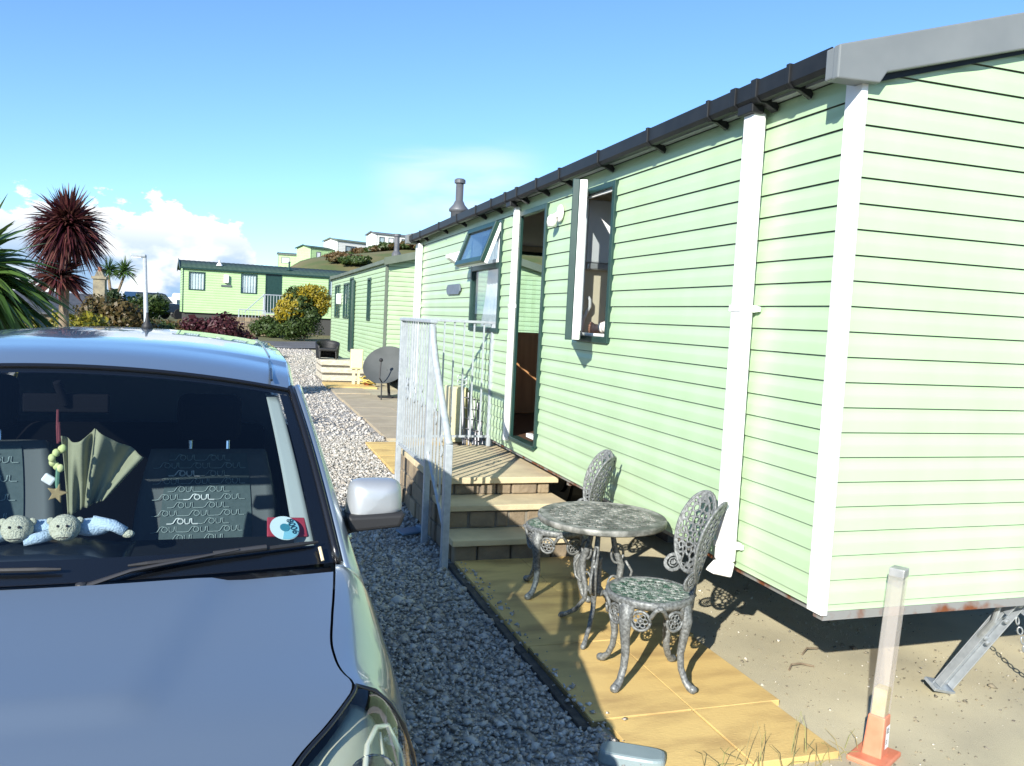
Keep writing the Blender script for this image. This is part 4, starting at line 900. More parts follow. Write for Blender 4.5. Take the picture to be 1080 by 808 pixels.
        # inner pillar trim
        it = MB(); it.grid(lambda t, s: tuple(Vector(scr(sg*(.945-.060*s-.012*(1-t)*s), t, -.028))+Vector((0, .03*s, 0))), np.linspace(.10, .97, 16), np.linspace(0, 1, 5)); it.build('pillar_trim', M_TRIMGREY, car, smooth=True, solid=0.008)
    # roof
    r = MB(); ys = np.concatenate([np.linspace(1.578, 2.0, 14), np.linspace(2.1, 4.0, 20)])
    r.grid(lambda y, u: CW(u*roof_hw(y), y+(.06*u*u if y < 1.6 else .06*u*u*max(0, 1-(y-1.578)/.4)), roof_z(u*roof_hw(y), y)), ys, us); ro = r.build('roof', M_PAINT, car, smooth=True)
    for sg in (-1, 1):
        d = MB(); d.tube([CW(sg*(roof_hw(y)-.055), y, roof_z(roof_hw(y)-.055, y)+.000) for y in np.linspace(1.63, 3.95, 20)], .0045, 6); d.build('roof_channel', M_CARBLK, ro)
        d = MB(); d.grid(lambda y, a: CW(sg*(roof_hw(y)+.026*math.sin(a)), y+(.06 if y < 1.7 else .06*max(0, 1-(y-1.7)/.3)), roof_z(roof_hw(y), y)-.052*(1-math.cos(a))-.012*a), np.linspace(1.575, 3.98, 24), np.linspace(0, math.pi/2, 7)); d.build('roof_side', M_PAINT, ro, smooth=True)
    hs = MB(); hs.grid(lambda u, t: tuple(Vector(scr(u, 1.0-.018*t, .002))), us, (0, 1)); hs.build('header_seal', M_CARBLK, ro, solid=0.006)
    ae = MB(); ae.lathe([(.001, 0), (.026, 0), (.022, .018), (.010, .035), (.006, .06), (.005, .075), (.001, .076)], CW(.075, 3.15, 1.600), 14); ae.build('aerial', M_CARMATT, ro, smooth=True)
    # windscreen with black border
    w = MB(); w.grid(lambda t, u: scr(u, t), np.linspace(0, 1, 24), us); ws = w.build('windscreen', M_SCREEN, car, smooth=True)
    f = MB(); f.grid(lambda t, u: scr(u, t, -.004), np.linspace(0, .085, 4), us); f.grid(lambda t, u: scr(u, t, -.004), np.linspace(.955, 1, 4), us)
    for a, c in ((-1, -.945), (.945, 1)): f.grid(lambda t, u: scr(u, t, -.004), np.linspace(.086, .954, 16), np.linspace(a, c, 4))
    f.build('screen_border', M_CARBLK, ws)
    co = MB(); co.grid(lambda u, t: CW(u*.735, .965+.09*u*u+.085*t+.05*u*u*t, hz(.0, 1.0)-.04-.025*u*u+.022*t), us, (0, .5, 1)); co.build('scuttle', M_CARBLK, car)
    # wipers
    def wiper(u0, u1, t0, t1, ux, tx):
        m = MB(); bl = [Vector(scr(u0+(u1-u0)*q, t0+(t1-t0)*q, .016)) for q in np.linspace(0, 1, 12)]; m.tube(bl, [.003]+[.006]*10+[.003], 6)
        wo_ = m.build('wiper', M_CARMATT, car)
        a = MB(); mid = Vector(scr(u0+(u1-u0)*.55, t0+(t1-t0)*.55, .030)); pv = Vector(scr(ux, -.03, .012)); a.tube([pv, pv.lerp(mid, .3)+Vector((0, 0, .012)), mid], [.010, .007, .005], 6, flat=.6); a.lathe([(.001, 0), (.013, 0), (.011, .010), (.001, .013)], pv, 12)
        k_ = Vector(scr(u0+(u1-u0)*.42, t0+(t1-t0)*.42, .024)); k2 = Vector(scr(u0+(u1-u0)*.70, t0+(t1-t0)*.70, .024)); a.tube([k_, k2], .007, 6)
        a.build('wiper_arm', mat('wiper_metal', (.035, .035, .037), .45), wo_)
    wiper(.33, .95, .035, .080, .20, 0); wiper(-.60, .14, .055, .035, -.72, 0)
    tick = MB(); tick.tube([scr(.955, .0, .010), scr(.953, .06, .012)], .0045, 6); tick.build('washer_jet', mat('pale_jet', (.6, .5, .32), .5), car)
    # headlights
    for sg in (-1, 1):
        def lens(y, t, off=0.0):
            x, z = flank(min(y, .602), t*Q0*.985+.004); x2, z2 = flank(min(y, .602), min(t*Q0+.02, Q0)); x1, z1 = flank(min(y, .602), max(t*Q0-.02, 0))
            nx, nz = -(z2-z1), (x2-x1); l_ = math.hypot(nx, nz) or 1
            return CW(sg*(x-nx/l_*off), y+off*.4, z-nz/l_*off)
        yv = np.linspace(.21, .597, 26)
        hs_ = MB(); hs_.grid(lambda y, t: lens(y, t, .05), yv, np.linspace(0.0, 1, 10))
        hl = hs_.build('headlight', mat('olive_lamp_housing', (.50, .52, .40), .4, .2), car, smooth=True, solid=0.004)
        ln = MB(); ln.grid(lambda y, t: lens(y, t), yv, np.linspace(0, 1, 14)); ln.build('lens', M_LENS, hl, smooth=True)
        rim_ = MB(); per = [lens(y, 0, -.001) for y in yv]+[lens(yv[-1], t, -.001) for t in np.linspace(0, 1, 6)[1:]]+[lens(y, 1, -.001) for y in yv[::-1][1:]]
        rim_.tube(per, .005, 6, cap=False); rim_.build('lamp_surround', M_CARBLK, hl, smooth=True)
        for (yy, tt, rr) in ((.30, .40, .055), (.44, .52, .050)):
            c = Vector(lens(yy, tt, .035)); rf = MB(); rf.lathe([(rr*.2, -.02), (rr*.75, -.008), (rr, .012), (rr*1.06, .012)], c, 20, (0, -.85, .35)); rf.build('reflector', M_CHROME, hl, smooth=True)
        # bright light-pipe line
        lp = MB(); lp.tube([lens(y, t, .018) for (y, t) in ((.54, .90), (.565, .70), (.565, .48), (.53, .36), (.48, .34), (.43, .40), (.39, .42), (.36, .20))], .006, 6); lp.tube([lens(.565, .70, .02), lens(.51, .86, .02), lens(.40, .92, .02)], .006, 6); lp.tube([lens(.53, .42, .02), lens(.44, .62, .02), lens(.32, .80, .02)], .004, 6); lp.build('light_strip', mat('pale_lamp_trim', (.68, .70, .58), .25, .3), hl, smooth=True)
    # door mirrors
    for sg in (-1, 1):
        m = MB(); c = Vector(CW(sg*.878, 1.385, 1.168)); vs = []; n1, n2 = 28, 12
        for i in range(n2+1):
            th = math.pi*i/n2-math.pi/2
            for j in range(n1):
                a = 2*math.pi*j/n1; ex = .42
                sx = math.copysign(abs(math.cos(a))**ex, math.cos(a)); sz = math.copysign(abs(math.sin(a))**ex, math.sin(a))
                f_ = max(0, math.cos(th))**.55; d_ = math.sin(th)
                vs.append(c+Vector((sg*.082*sx*f_*(1-.05*sz), .062*d_, .064*sz*f_*(1-.10*sx)+.006*sx)))
        m.add(vs, [(i*n1+j, i*n1+(j+1) % n1, (i+1)*n1+(j+1) % n1, (i+1)*n1+j) for i in range(n2) for j in range(n1)])
        mo = m.build('door_mirror', mat('silver_mirror_cap', (.40, .42, .43), .42, .45, coat=.4), car, smooth=True, weld=.0004)
        bs = MB(); bs.prism([(-.078, -.078), (.070, -.066), (.087, -.022), (-.088, -.028)], -.058, .055, lambda p, y: (c.x+sg*p[0], c.y+y-.014, c.z+p[1]-.006)); bs.prism([(-.125, -.12), (-.02, -.075), (-.01, -.035), (-.125, -.045)], -.035, .045, lambda p, y: (c.x+sg*p[0], c.y+y, c.z+p[1])); bs.build('mirror_base', M_CARMATT, mo, bevel=.012, seg=3)
        mg = MB(); mg.bb(c.x-.066, c.x+.066, c.y+.050, c.y+.066, c.z-.048, c.z+.05); mg.build('mirror_glass', M_CHROME, mo, bevel=.01)
    # wheels
    for (x, y) in ((.80, .86), (-.80, .86), (.80, 3.41), (-.80, 3.41)):
        sx = 1 if x > 0 else -1; c0 = CW(x-sx*.10, y, .32)
        t = MB(); t.lathe([(.21, 0), (.285, .0), (.315, .02), (.318, .10), (.315, .18), (.285, .20), (.225, .195), (.21, .18)], c0, 36, (sx, 0, 0)); wl = MB(); wl.lathe([(.001, .17), (.06, .175), (.075, .165), (.08, .14), (.09, .14)], c0, 24, (sx, 0, 0))
        for k in range(5):
            a = 2*math.pi*k/5; cc = Vector(c0)+Vector((sx*.165, 0, 0)); d = Vector((0, math.cos(a), math.sin(a))); wl.tube([cc+d*.05, cc+d*.13, cc+d*.215], [.035, .028, .036], 8, flat=.5)
        wl.lathe([(.205, .02), (.222, .04), (.222, .185), (.205, .19), (.200, .12)], c0, 36, (sx, 0, 0))
        wo_ = t.build('wheel', M_TYRE, car, smooth=True); wl.build('rim', M_ALLOY, wo_, smooth=False)
    # cabin ----------------------------------------------------------------
    cb = MB(); cb.bb(CXO-.72, CXO+.72, CYO+1.06, CYO+3.9, .262, .30); cb.build('cabin_floor', M_CARPET, car)
    for sg in (-1, 1):
        dp_ = MB(); dp_.bb(CXO+sg*.735, CXO+sg*.765, CYO+1.15, CYO+3.9, .31, .975); dp_.build('door_lining', M_CABIN, car)
    hl_ = MB(); hl_.grid(lambda y, u: CW(u*(roof_hw(y)-.02), y, roof_z(u*roof_hw(y), y)-.04), np.linspace(1.66, 3.9, 12), np.linspace(-1, 1, 12)); hl_.build('headlining', mat('dark_headlining', (.02, .022, .026), .9), car, smooth=True)
    da = MB(); da.prism([(1.12, 1.00), (1.30, 1.045), (1.46, 1.045), (1.53, 1.01), (1.57, .90), (1.52, .60), (1.10, .60)], -.71, .71, lambda p, x: CW(x, p[0], p[1])); dash = da.build('dashboard', M_CABIN, car, bevel=.03, seg=4)
    hp = MB()
    hp.grid(lambda u, v: CW(-.08+.30*u, 1.20+.26*v, 1.040+.050*(1-u**4)*math.sin(math.pi*min(1, .12+v*.95))**.6), np.linspace(-1, 1, 30), np.linspace(0, 1, 12)); hp.build('dash_hood', mat('glossy_dash', (.012, .016, .02), .22), dash, smooth=True, solid=.01)
    sw = MB(); cc = Vector(CW(-.37, 1.70, .92)); n_ = Vector((0, .82, .57)).normalized(); uu_ = Vector((1, 0, 0)); vv_ = n_.cross(uu_)
    sw.tube([cc+uu_*.185*math.cos(a)+vv_*.185*math.sin(a) for a in np.linspace(0, 2*math.pi, 33)], .016, 8); sw.tube([cc-uu_*.18, cc, cc+uu_*.18], .018, 8); sw.tube([cc, cc-vv_*.18], .018, 8); sw.ball(cc, .055, 12, 8); sw.build('steering_wheel', M_CABIN, car, smooth=True)
    # seats with woven lettering
    def word(mb, o, s, ud, vd, r):
        """the connected fabric script: a long s stroke, an o, a u and an l"""
        def st(pts): mb.tube([o+ud*(p[0]*s)+vd*(p[1]*s) for p in pts], r, 4)
        st([(-.10, 0), (.10, 0), (.20, .03), (.27, .14), (.34, .25), (.42, .27), (.50, .26)])
        st([(.54+.13*math.cos(a), .125+.125*math.sin(a)) for a in np.linspace(0, 2*math.pi, 13)])
        st([(.74, .25), (.74, .09), (.78, .01), (.86, 0), (.94, .03), (.97, .10), (.97, .25)])
        st([(.97, .12), (1.0, .25), (1.0, .27)]); st([(1.06, .27), (1.06, .05), (1.12, .0), (1.34, 0)])
    for sx, fy in ((-.33, -.38), (.38, 0.0)):
        CW = (lambda fy: (lambda x, y, z: (x+CXO, y+CYO+fy, z-fy*.24)))(fy)
        s_ = MB(); s_.prism([(1.86, .50), (2.28, .46), (2.30, .60), (1.88, .64), (1.82, .60)], sx-.25, sx+.25, lambda p, x: CW(x, p[0], p[1]))
        seat = s_.build('seat', M_SEATL, car, bevel=.04, seg=4)
        bk = MB()
        def backf(u, v, off=0.0):
            x = sx+u*(.26-.05*v**3); z = .58+v*.58; y = 2.20+.20*v-.018*(1-abs(u)**2)-.035*abs(u)**4*(1-v*.5)-off; return CW(x, y, z)
        bk.grid(backf, np.linspace(-1, 1, 20), np.linspace(0, 1, 16)); bo = bk.build('seat_back', M_SEATL, seat, smooth=True, solid=.09, soff=1)
        pn = MB(); pn.grid(lambda u, v: backf(u, v, .006), np.linspace(-.66, .66, 14), np.linspace(.16, .97, 14)); pn.build('seat_panel', M_SEATF, seat, smooth=True)
        hr = MB(); hr.prism([(2.36, 1.19), (2.46, 1.20), (2.48, 1.37), (2.38, 1.37)], sx-.12, sx+.12, lambda p, x: CW(x, p[0], p[1])); hr.build('headrest', M_CARPET, seat, bevel=.035, seg=4)
        ps = MB()
        for q in (-.07, .07): ps.tube([CW(sx+q, 2.40, 1.12), CW(sx+q, 2.42, 1.22)], .007, 8)
        ps.build('headrest_post', M_CHROME, seat)
        dim, brt = MB(), MB(); row = 0
        for z in np.arange(.80, 1.135, .029):
            v = (z-.58)/.58; k = 0
            for x in np.arange(-.19+(.055 if row % 2 else 0), .12, .112):
                u = (x+.05)/(.26); 
                if abs(x+.07) > .135: continue
                o = Vector(backf((x)/(.26-.05*v**3), v, .010)); ud = (Vector(backf((x+.05)/.25, v, .010))-Vector(backf(x/.25, v, .010))).normalized(); vd = Vector((0, .33, .94))
                bright = (row in (3, 6, 9)) and k == 0+(row % 2 == 0)
                word(brt if bright else dim, o, .078, ud, vd, .0024 if bright else .0014); k += 1
            row += 1
        dim.build('woven_lettering', M_LETTER2, seat); brt.build('bright_lettering', M_LETTER, seat)
    CW = CW0
    rs = MB(); rs.prism([(2.85, .50), (3.25, .46), (3.28, .62), (2.85, .62)], -.62, .62, lambda p, x: CW(x, p[0], p[1])); rs.prism([(3.22, .62), (3.32, .60), (3.50, 1.10), (3.40, 1.14)], -.62, .62, lambda p, x: CW(x, p[0], p[1])); rs.build('rear_seat', M_CARPET, car, bevel=.04, seg=3)
    # rear view mirror
    mr = MB(); mr.box(CW(.02, 1.56, 1.425), (.22, .03, .052)); mr.tube([CW(.02, 1.54, 1.42), CW(.0, 1.52, 1.49)], .012, 8); mr.build('rear_view_mirror', M_CARPET, car, bevel=.014, seg=3)
build_car()
def car_contents():
    # soft toys on the dash
    cream = mat('cream_plush', (0.62, 0.60, 0.44), 0.95, col2=(0.5, 0.48, 0.34), scale=90, bump=0.8, bscale=160)
    blue = mat('pale_blue_knit', (0.52, 0.64, 0.74), 0.95, col2=(0.44, 0.56, 0.66), scale=60, bump=0.6, bscale=140, stretch=(1, 1, 1))
    dark = mat('dark_stitching', (0.03, 0.02, 0.018), 0.8)
    def toy(hx_, label, arm, ear):
        c = Vector(CW(hx_, 1.27, 1.145))
        t = thing('soft_toy', label, 'soft toy', (c.x, c.y, c.z-.045), 'soft toys on the dashboard')
        n0 = len(bpy.data.objects); bd = MB(); bd.ball(c+Vector((.075, .05, -.012)), .040, 14, 9, (1.7, .9, .78)); bd.tube([c+Vector((-.03, .02, -.02)), c+Vector((-.075, -.01, -.03)), c+Vector((-.12, -.02, -.036))], [.022, .019, .017], 9)
        if arm: bd.tube([c+Vector((.08, .04, .005)), c+Vector((.145, .03, -.004)), c+Vector((.185, .02, -.025)), ], [.026, .021, .018], 9)
        bd.build('body', blue, t, smooth=True)
        hd = MB(); hd.ball(c, .047, 18, 12, (1.05, .92, .98)); hd.ball(c+Vector((.0, -.028, -.016)), .028, 14, 9, (1.25, .8, .75)); h_ = hd.build('head', cream, t, smooth=True)
        er = MB()
        for s in (-1, 1): er.ball(c+Vector((s*.044, .008, .022)), .013, 10, 7, (1, .5, 1))
        er.build('ear', cream, h_, smooth=True) if ear else None
        ey = MB()
        for s in (-1, 1): ey.ball(c+Vector((s*.014, -.041, .016)), .0045, 8, 6)
        ey.tube([c+Vector((x, -.0505+abs(x)*.25, -.021-x*x*4)) for x in np.linspace(-.018, .018, 7)], .0016, 5)
        ey.build('face_stitching', dark, h_)
        if arm:
            ft = MB(); ft.ball(c+Vector((.195, .018, -.032)), .018, 10, 7, (1.2, .9, .8)); ft.build('foot', cream, t, smooth=True)
        t.scale = (.76, .76, .76); WR = t.name in WORLDROOTS
    toy(-.040, 'left one of two cream headed soft toys lying on the car dashboard', False, True)
    toy(.068, 'cream headed soft toy with blue leg stretched out to the right on the dashboard', True, True)
    # cloth hanging from the mirror
    cl = MB(); A, B, C_, D = Vector(CW(-.012, 1.66, 1.315)), Vector(CW(.085, 1.60, 1.345)), Vector(CW(.215, 1.68, 1.25)), Vector(CW(.045, 1.64, 1.055))
    def cf(u, v):
        top = A.lerp(B, u*2) if u < .5 else B.lerp(C_, (u-.5)*2); p = top.lerp(D+Vector((-.035+.10*u, 0, .02+.05*u)), v)
        if u < .5: p.x -= 0
        p.y += .022*math.sin(u*17+v*2.0)*(1-v*.55)+.01*math.sin(u*31); p.z -= .028*math.sin(min(u*2, 1)*math.pi)*(1-v) if u < .5 else .0; return p
    cl.grid(cf, np.linspace(0, 1, 50), np.linspace(0, .985, 24))
    tag(cl.build('cloth', mat('khaki_cloth', (0.30, 0.30, 0.185), 0.9, col2=(0.25, 0.255, 0.155), scale=12, bump=.1, bscale=200), smooth=True, solid=.002), 'khaki cloth hanging in folds inside the windscreen', 'cloth')
    # dangling ornament
    t = thing('hanging_ornament', 'dangling flower and star ornament on a red cord behind the windscreen', 'ornament', CW(.004, 1.52, 1.40))
    m = MB(); m.tube([CW(.004, 1.52, 1.41), CW(.003, 1.52, 1.36), CW(.005, 1.52, 1.315)], .0035, 6); m.tube([CW(.006, 1.52, 1.375), CW(.009, 1.52, 1.32)], .004, 6); m.build('cord', mat('red_cord', (.16, .03, .035), .8), t)
    m = MB()
    for k in range(7): m.ball(CW(.004+.014*math.cos(k*.9), 1.52+.006*math.sin(k*1.7), 1.30-.009*k+.006*math.sin(k)), .010, 8, 6, (1, .8, 1.2))
    m.build('flower', mat('pale_yellow_flower', (.66, .66, .30), .7, col2=(.5, .58, .2), scale=60), t, smooth=True)
    m = MB(); m.tube([CW(.006, 1.52, 1.245), CW(.004, 1.52, 1.20), CW(.006, 1.52, 1.185)], .006, 7); m.build('stem', mat('dull_green_stem', (.12, .25, .16), .7), t)
    m = MB(); m.box(CW(-.018, 1.522, 1.212), (.032, .014, .026), Matrix.Rotation(.6, 3, 'Y')); m.build('white_charm', M_WHITE, t, bevel=.005)
    m = MB(); st = [(0.034*(1 if k % 2 == 0 else .42)*math.sin(k*math.pi/5+.25), 0.034*(1 if k % 2 == 0 else .42)*math.cos(k*math.pi/5+.25)) for k in range(10)]
    m.prism(st, -.006, .006, lambda p, y: CW(.004+p[0]*.85, 1.52+y, 1.172+p[1]*.9)); m.build('star', mat('tan_star', (.36, .27, .12), .8, col2=(.28, .2, .09), scale=50), t, bevel=.003)
    # round permit and the red wallet behind it
    def onscreen(u, t, off): return Vector(scr(u, t, off))
    c = onscreen(.845, .175, -.009); n_ = ((onscreen(.845, .175, .1)-c)).normalized(); ux = (onscreen(.90, .175, -.009)-onscreen(.80, .175, -.009)).normalized(); uy = n_.cross(ux)*-1
    if uy.z < 0: uy = -uy
    t = thing('permit_disc', 'round white and teal paper permit stuck inside the windscreen corner', 'permit', c)
    def disc(r, off, name, m, a0=0, a1=2*math.pi):
        d = MB(); N_ = 36; d.add([c+n_*off]+[c+n_*off+ux*r*math.cos(a)+uy*r*math.sin(a) for a in np.linspace(a0, a1, N_)], [(0, i, i+1) for i in range(1, N_)]); return d.build(name, m, t, solid=.0006)
    disc(.040, .000, 'disc', mat('permit_paper', (.62, .74, .70), .6)); disc(.0385, .0015, 'disc_colour', mat('permit_teal', (.22, .52, .58), .6), -1.9, .9); disc(.013, .0028, 'disc_roundel', mat('permit_dark_teal', (.04, .22, .28), .6))
    fc = bpy.data.curves.new('permit_number', 'FONT'); fc.body = '8006'; fc.size = .026; fc.align_x = 'CENTER'; fc.align_y = 'CENTER'; fc.extrude = .0003
    fo = bpy.data.objects.new('tmp', fc); COL.objects.link(fo); dg = bpy.context.evaluated_depsgraph_get(); me = bpy.data.meshes.new_from_object(fo.evaluated_get(dg)); bpy.data.objects.remove(fo)
    q0 = c+n_*.0045+ux*.021+uy*.002; a = R(-78); ex = ux*math.cos(a)+uy*math.sin(a); ey = -ux*math.sin(a)+uy*math.cos(a)
    for v in me.vertices: p = v.co.copy(); v.co = q0+ex*p.x+ey*p.y+n_*p.z
    link('permit_number', me, mat('permit_ink', (.01, .05, .07), .6), t)
    m = MB(); c2 = onscreen(.86, .20, -.03); m.add([c2+ux*a_+uy*b_+n_*d_ for d_ in (-.004, .004) for (a_, b_) in ((-.062, -.03), (.05, -.036), (.054, .028), (-.05, .034))], [(0, 1, 2, 3), (7, 6, 5, 4), (0, 4, 5, 1), (1, 5, 6, 2), (2, 6, 7, 3), (3, 7, 4, 0)])
    tag(m.build('wallet', mat('red_wallet', (.33, .03, .05), .5, col2=(.42, .05, .07), scale=30), bevel=.003), 'small red wallet tucked behind the round permit in the windscreen', 'wallet')
    # small print at the foot of the screen
car_contents()

# ------------------------------------------------------------------ the other homes
def home(name, label, A, ang, L, D, zb, zt, m_wall, m_roof, holes, p=0.1, slope=0.25, group=None, trim=None, gutter=None, ridge_along=True, skirt=None, detail=True, over=0.12, far=False):
    """A: corner of the front wall (x, y); ang: heading of the front wall; the home lies to the right of that heading when D>0"""
    t = thing(name, label, 'static caravan', (A[0], A[1], Hf(*A)), group, world=False); t.rotation_euler = (0, 0, ang); z0 = Hf(*A)
    zb -= z0; zt -= z0
    w = MB()
    cuts = sorted(holes, key=lambda h: h[0]); u = 0.0
    def s(a, b, c, d): siding(w, (a, 0), (b, 0), (0, 1), c, d, p=p, zl=zb, g=.008, deep=.012)
    for (u0, u1, h0, h1, kind) in cuts:
        h0 -= z0; h1 -= z0
        s(u, u0, zb, zt); s(u0, u1, zb, h0); s(u0, u1, h1, zt); u = u1
    s(u, L, zb, zt)
    siding(w, (0, 0), (0, -D), (-1, 0), zb, zt, p=p, zl=zb, g=.008, deep=.012); siding(w, (L, 0), (L, -D), (1, 0), zb, zt, p=p, zl=zb, g=.008, deep=.012)
    rise = slope*D/2
    for i in range(12):
        y0, y1 = -D*i/12, -D*(i+1)/12; zz = zt+slope*(D/2-abs((y0+y1)/2+D/2))
        for (x, n) in ((0, (-1, 0)), (L, (1, 0))): siding(w, (x, y0), (x, y1), n, zt, zz, p=p, zl=zb, g=.008, deep=.012)
    w.bb(0.02, L-.02, -D+.0, -D+.02, zb, zt)
    paint_gap_shade(w.build('cladding', m_wall, t, fix=False), w, None if detail else M_SOFTGAPSHADE)
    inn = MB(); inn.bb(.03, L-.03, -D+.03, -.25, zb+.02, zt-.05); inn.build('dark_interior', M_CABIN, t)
    r = MB(); ov = over
    for sg in (1, -1):
        def rf(v, q): 
            yy = ov-(D/2+ov)*q; z = zt-slope*ov+.02+slope*(D/2+ov)*q; yy = yy if sg == 1 else -D-yy
            return (-.15+(L+.3)*v, yy, z+.006*math.sin(v*(L+.3)*2*math.pi/.25))
        n = int((L+.3)/.25*6)+1
        r.grid(rf, np.linspace(0, 1, n), np.linspace(0, 1, 3))
    r.build('roof', m_roof, t, smooth=True, solid=.05, soff=-1)
    bb_ = MB()
    for (xa, xb) in ((-.19, -.155), (L+.155, L+.19)): bb_.prism([(ov+.02, zt-slope*ov-.10), (-D/2, zt+rise-.07), (-D-ov-.02, zt-slope*ov-.10), (-D-ov-.02, zt-slope*ov+.06), (-D/2, zt+rise+.09), (ov+.02, zt-slope*ov+.06)], xa, xb, lambda p_, x: (x, p_[0], p_[1]))
    bb_.bb(-.15, L+.15, ov-.005, ov+.03, zt-slope*ov-.06, zt-slope*ov+.02); bb_.build('roof_edge', trim or m_roof, t)
    if trim is not None:
        for x in (0, L): c = MB(); c.bb(x-.02, x+.02+(.05 if x == 0 else -.05)*0, -.04, .022, zb, zt); c.build('corner_trim', trim, t)
    for (u0, u1, h0, h1, kind) in cuts:
        h0 -= z0; h1 -= z0; f = .05 if not far else .07; q = MB()
        for (a, b, c, d) in ((u0, u0+f, h0, h1), (u1-f, u1, h0, h1), (u0+f, u1-f, h0, h0+f), (u0+f, u1-f, h1-f, h1)): q.bb(a, b, -.03, .03, c, d)
        if kind == 'win' and u1-u0 > 1.2: q.bb((u0+u1)/2-.03, (u0+u1)/2+.03, -.03, .02, h0+f, h1-f)
        q_ = q.build('window_frame' if kind != 'door' else 'door_frame', M_DKGREEN if not far else M_FARFRAME, t)
        MB().bb(u0+f, u1-f, -.012, -.004, h0+f, h1-f).build('pane' if kind != 'door' else 'door_panel', M_GLASS if kind in ('win',) else (M_DKGREEN if kind == 'door' else M_CURT), q_)
        if kind == 'win':
            cu = MB(); cu.grid(lambda a, b: (u0+f+(u1-u0-2*f)*a, -.06+.02*math.sin(a*(u1-u0)*40), h0+f+(h1-h0-2*f)*b), np.linspace(0, 1, 40), (0, 1)); cu.build('curtain', M_CURT, q_, smooth=True)
    if skirt: m = MB(); m.bb(.1, L-.1, -D+.1, -.12, -1.2, zb); m.build('skirt', skirt, t)
    return t
M_FARFRAME = mat('grey_window_frame', (.10, .12, .12), .5)
M_SOFTGAPSHADE = mat('soft_gap_shade', (.30, .36, .24), .8)  # paler painted gap shade for the distant homes
M_CLAD2 = mat('pale_green_cladding_near', (0.35, 0.48, 0.27), .45, col2=(0.39, 0.52, 0.31), scale=3)
M_CLADB = mat('lime_green_cladding', (0.37, 0.55, 0.26), .5, col2=(0.40, 0.58, 0.29), scale=2)
M_CLADW = mat('white_cladding', (0.66, 0.67, 0.62), .5, col2=(0.70, 0.71, 0.66), scale=2)
M_ROOFG = mat('dark_green_roof', (0.028, 0.060, 0.042), .75, col2=(0.040, 0.075, 0.055), scale=3)
M_ROOFN = mat('grey_green_roof', (0.10, 0.125, 0.09), .55, col2=(0.13, 0.155, 0.115), scale=3)
M_DARKSKIRT = mat('dark_skirting', (.05, .05, .045), .9)
# next home along the path, end wall towards us
nb = home('static_caravan', 'pale green static caravan with tall narrow windows, second in the row beyond the railing', (0.70, 15.55), math.pi/2, 11.2, 3.7, 0.36, 2.90, M_CLAD2, M_ROOFN,
          [(2.13, 2.66, 1.55, 2.6, 'win'), (5.42, 6.2, .62, 2.72, 'door'), (6.4, 7.7, 1.55, 2.6, 'win'), (8.7, 10.1, 1.55, 2.6, 'win')], slope=.24, trim=M_ROOFN, p=.105, over=.06)
_z = Hf(.70, 15.55)
m = MB(); m.lathe([(.11, 0), (.11, .16), (.07, .22), (.062, .22), (.062, .56), (.085, .56), (.085, .62), (.001, .63)], (1.25, -.42, 2.98-_z), 16); m.build('flue_pipe', M_GREYMET, nb)
m = MB(); m.bb(5.0, 5.40, .02, .07, .75-_z, 2.62-_z); m.build('opened_door', M_DKGREEN, nb, bevel=.005)
m = MB(); m.bb(8.2, 8.45, .02, .16, 1.98-_z, 2.3-_z); m.build('wall_lamp', M_WHITE, nb, bevel=.02)
# lime green home across the road
Bx, By, Ba = -5.10, 43.54, math.atan2(.10, .995); BL = 11.0
bx2, by2 = Bx+BL*math.cos(Ba), By+BL*math.sin(Ba)
hb = home('static_caravan', 'lime green static caravan with dark green tiled roof beyond the shrubs, seen side on', (bx2, by2), Ba+math.pi, BL, 3.4, 1.35, 3.66, M_CLADB, M_ROOFG,
          [(BL-1.06, BL-.26, 2.5, 3.45, 'win'), (BL-3.65, BL-2.82, 2.47, 3.5, 'win'), (BL-4.92, BL-4.07, 1.5, 3.6, 'door'), (BL-8.9, BL-7.4, 2.4, 3.48, 'win')], slope=.24, trim=M_DKGREEN, p=.13, skirt=M_DARKSKIRT, detail=False)
_z = Hf(bx2, by2)
m = MB(); m.bb(BL-2.22, BL-1.97, .02, .16, 2.95-_z, 3.38-_z); m.build('wall_lamp', M_WHITE, hb, bevel=.04)
m = MB(); m.bb(BL-2.36, BL-1.84, .012, .05, 2.76-_z, 2.86-_z); m.build('name_board', M_FARFRAME, hb)
for k, (u, mm) in enumerate(((BL-1.8, M_WHITE), (BL-5.4, M_DKGREEN))):
    m = MB(); m.lathe([(.17, 0), (.10, .12), (.05, .15), (.05, .26 if k == 0 else .42), (.08, .27 if k == 0 else .43), (.001, .30 if k == 0 else .5)], (u, -.75, 3.86-_z), 14); m.build('roof_vent', mm, hb)
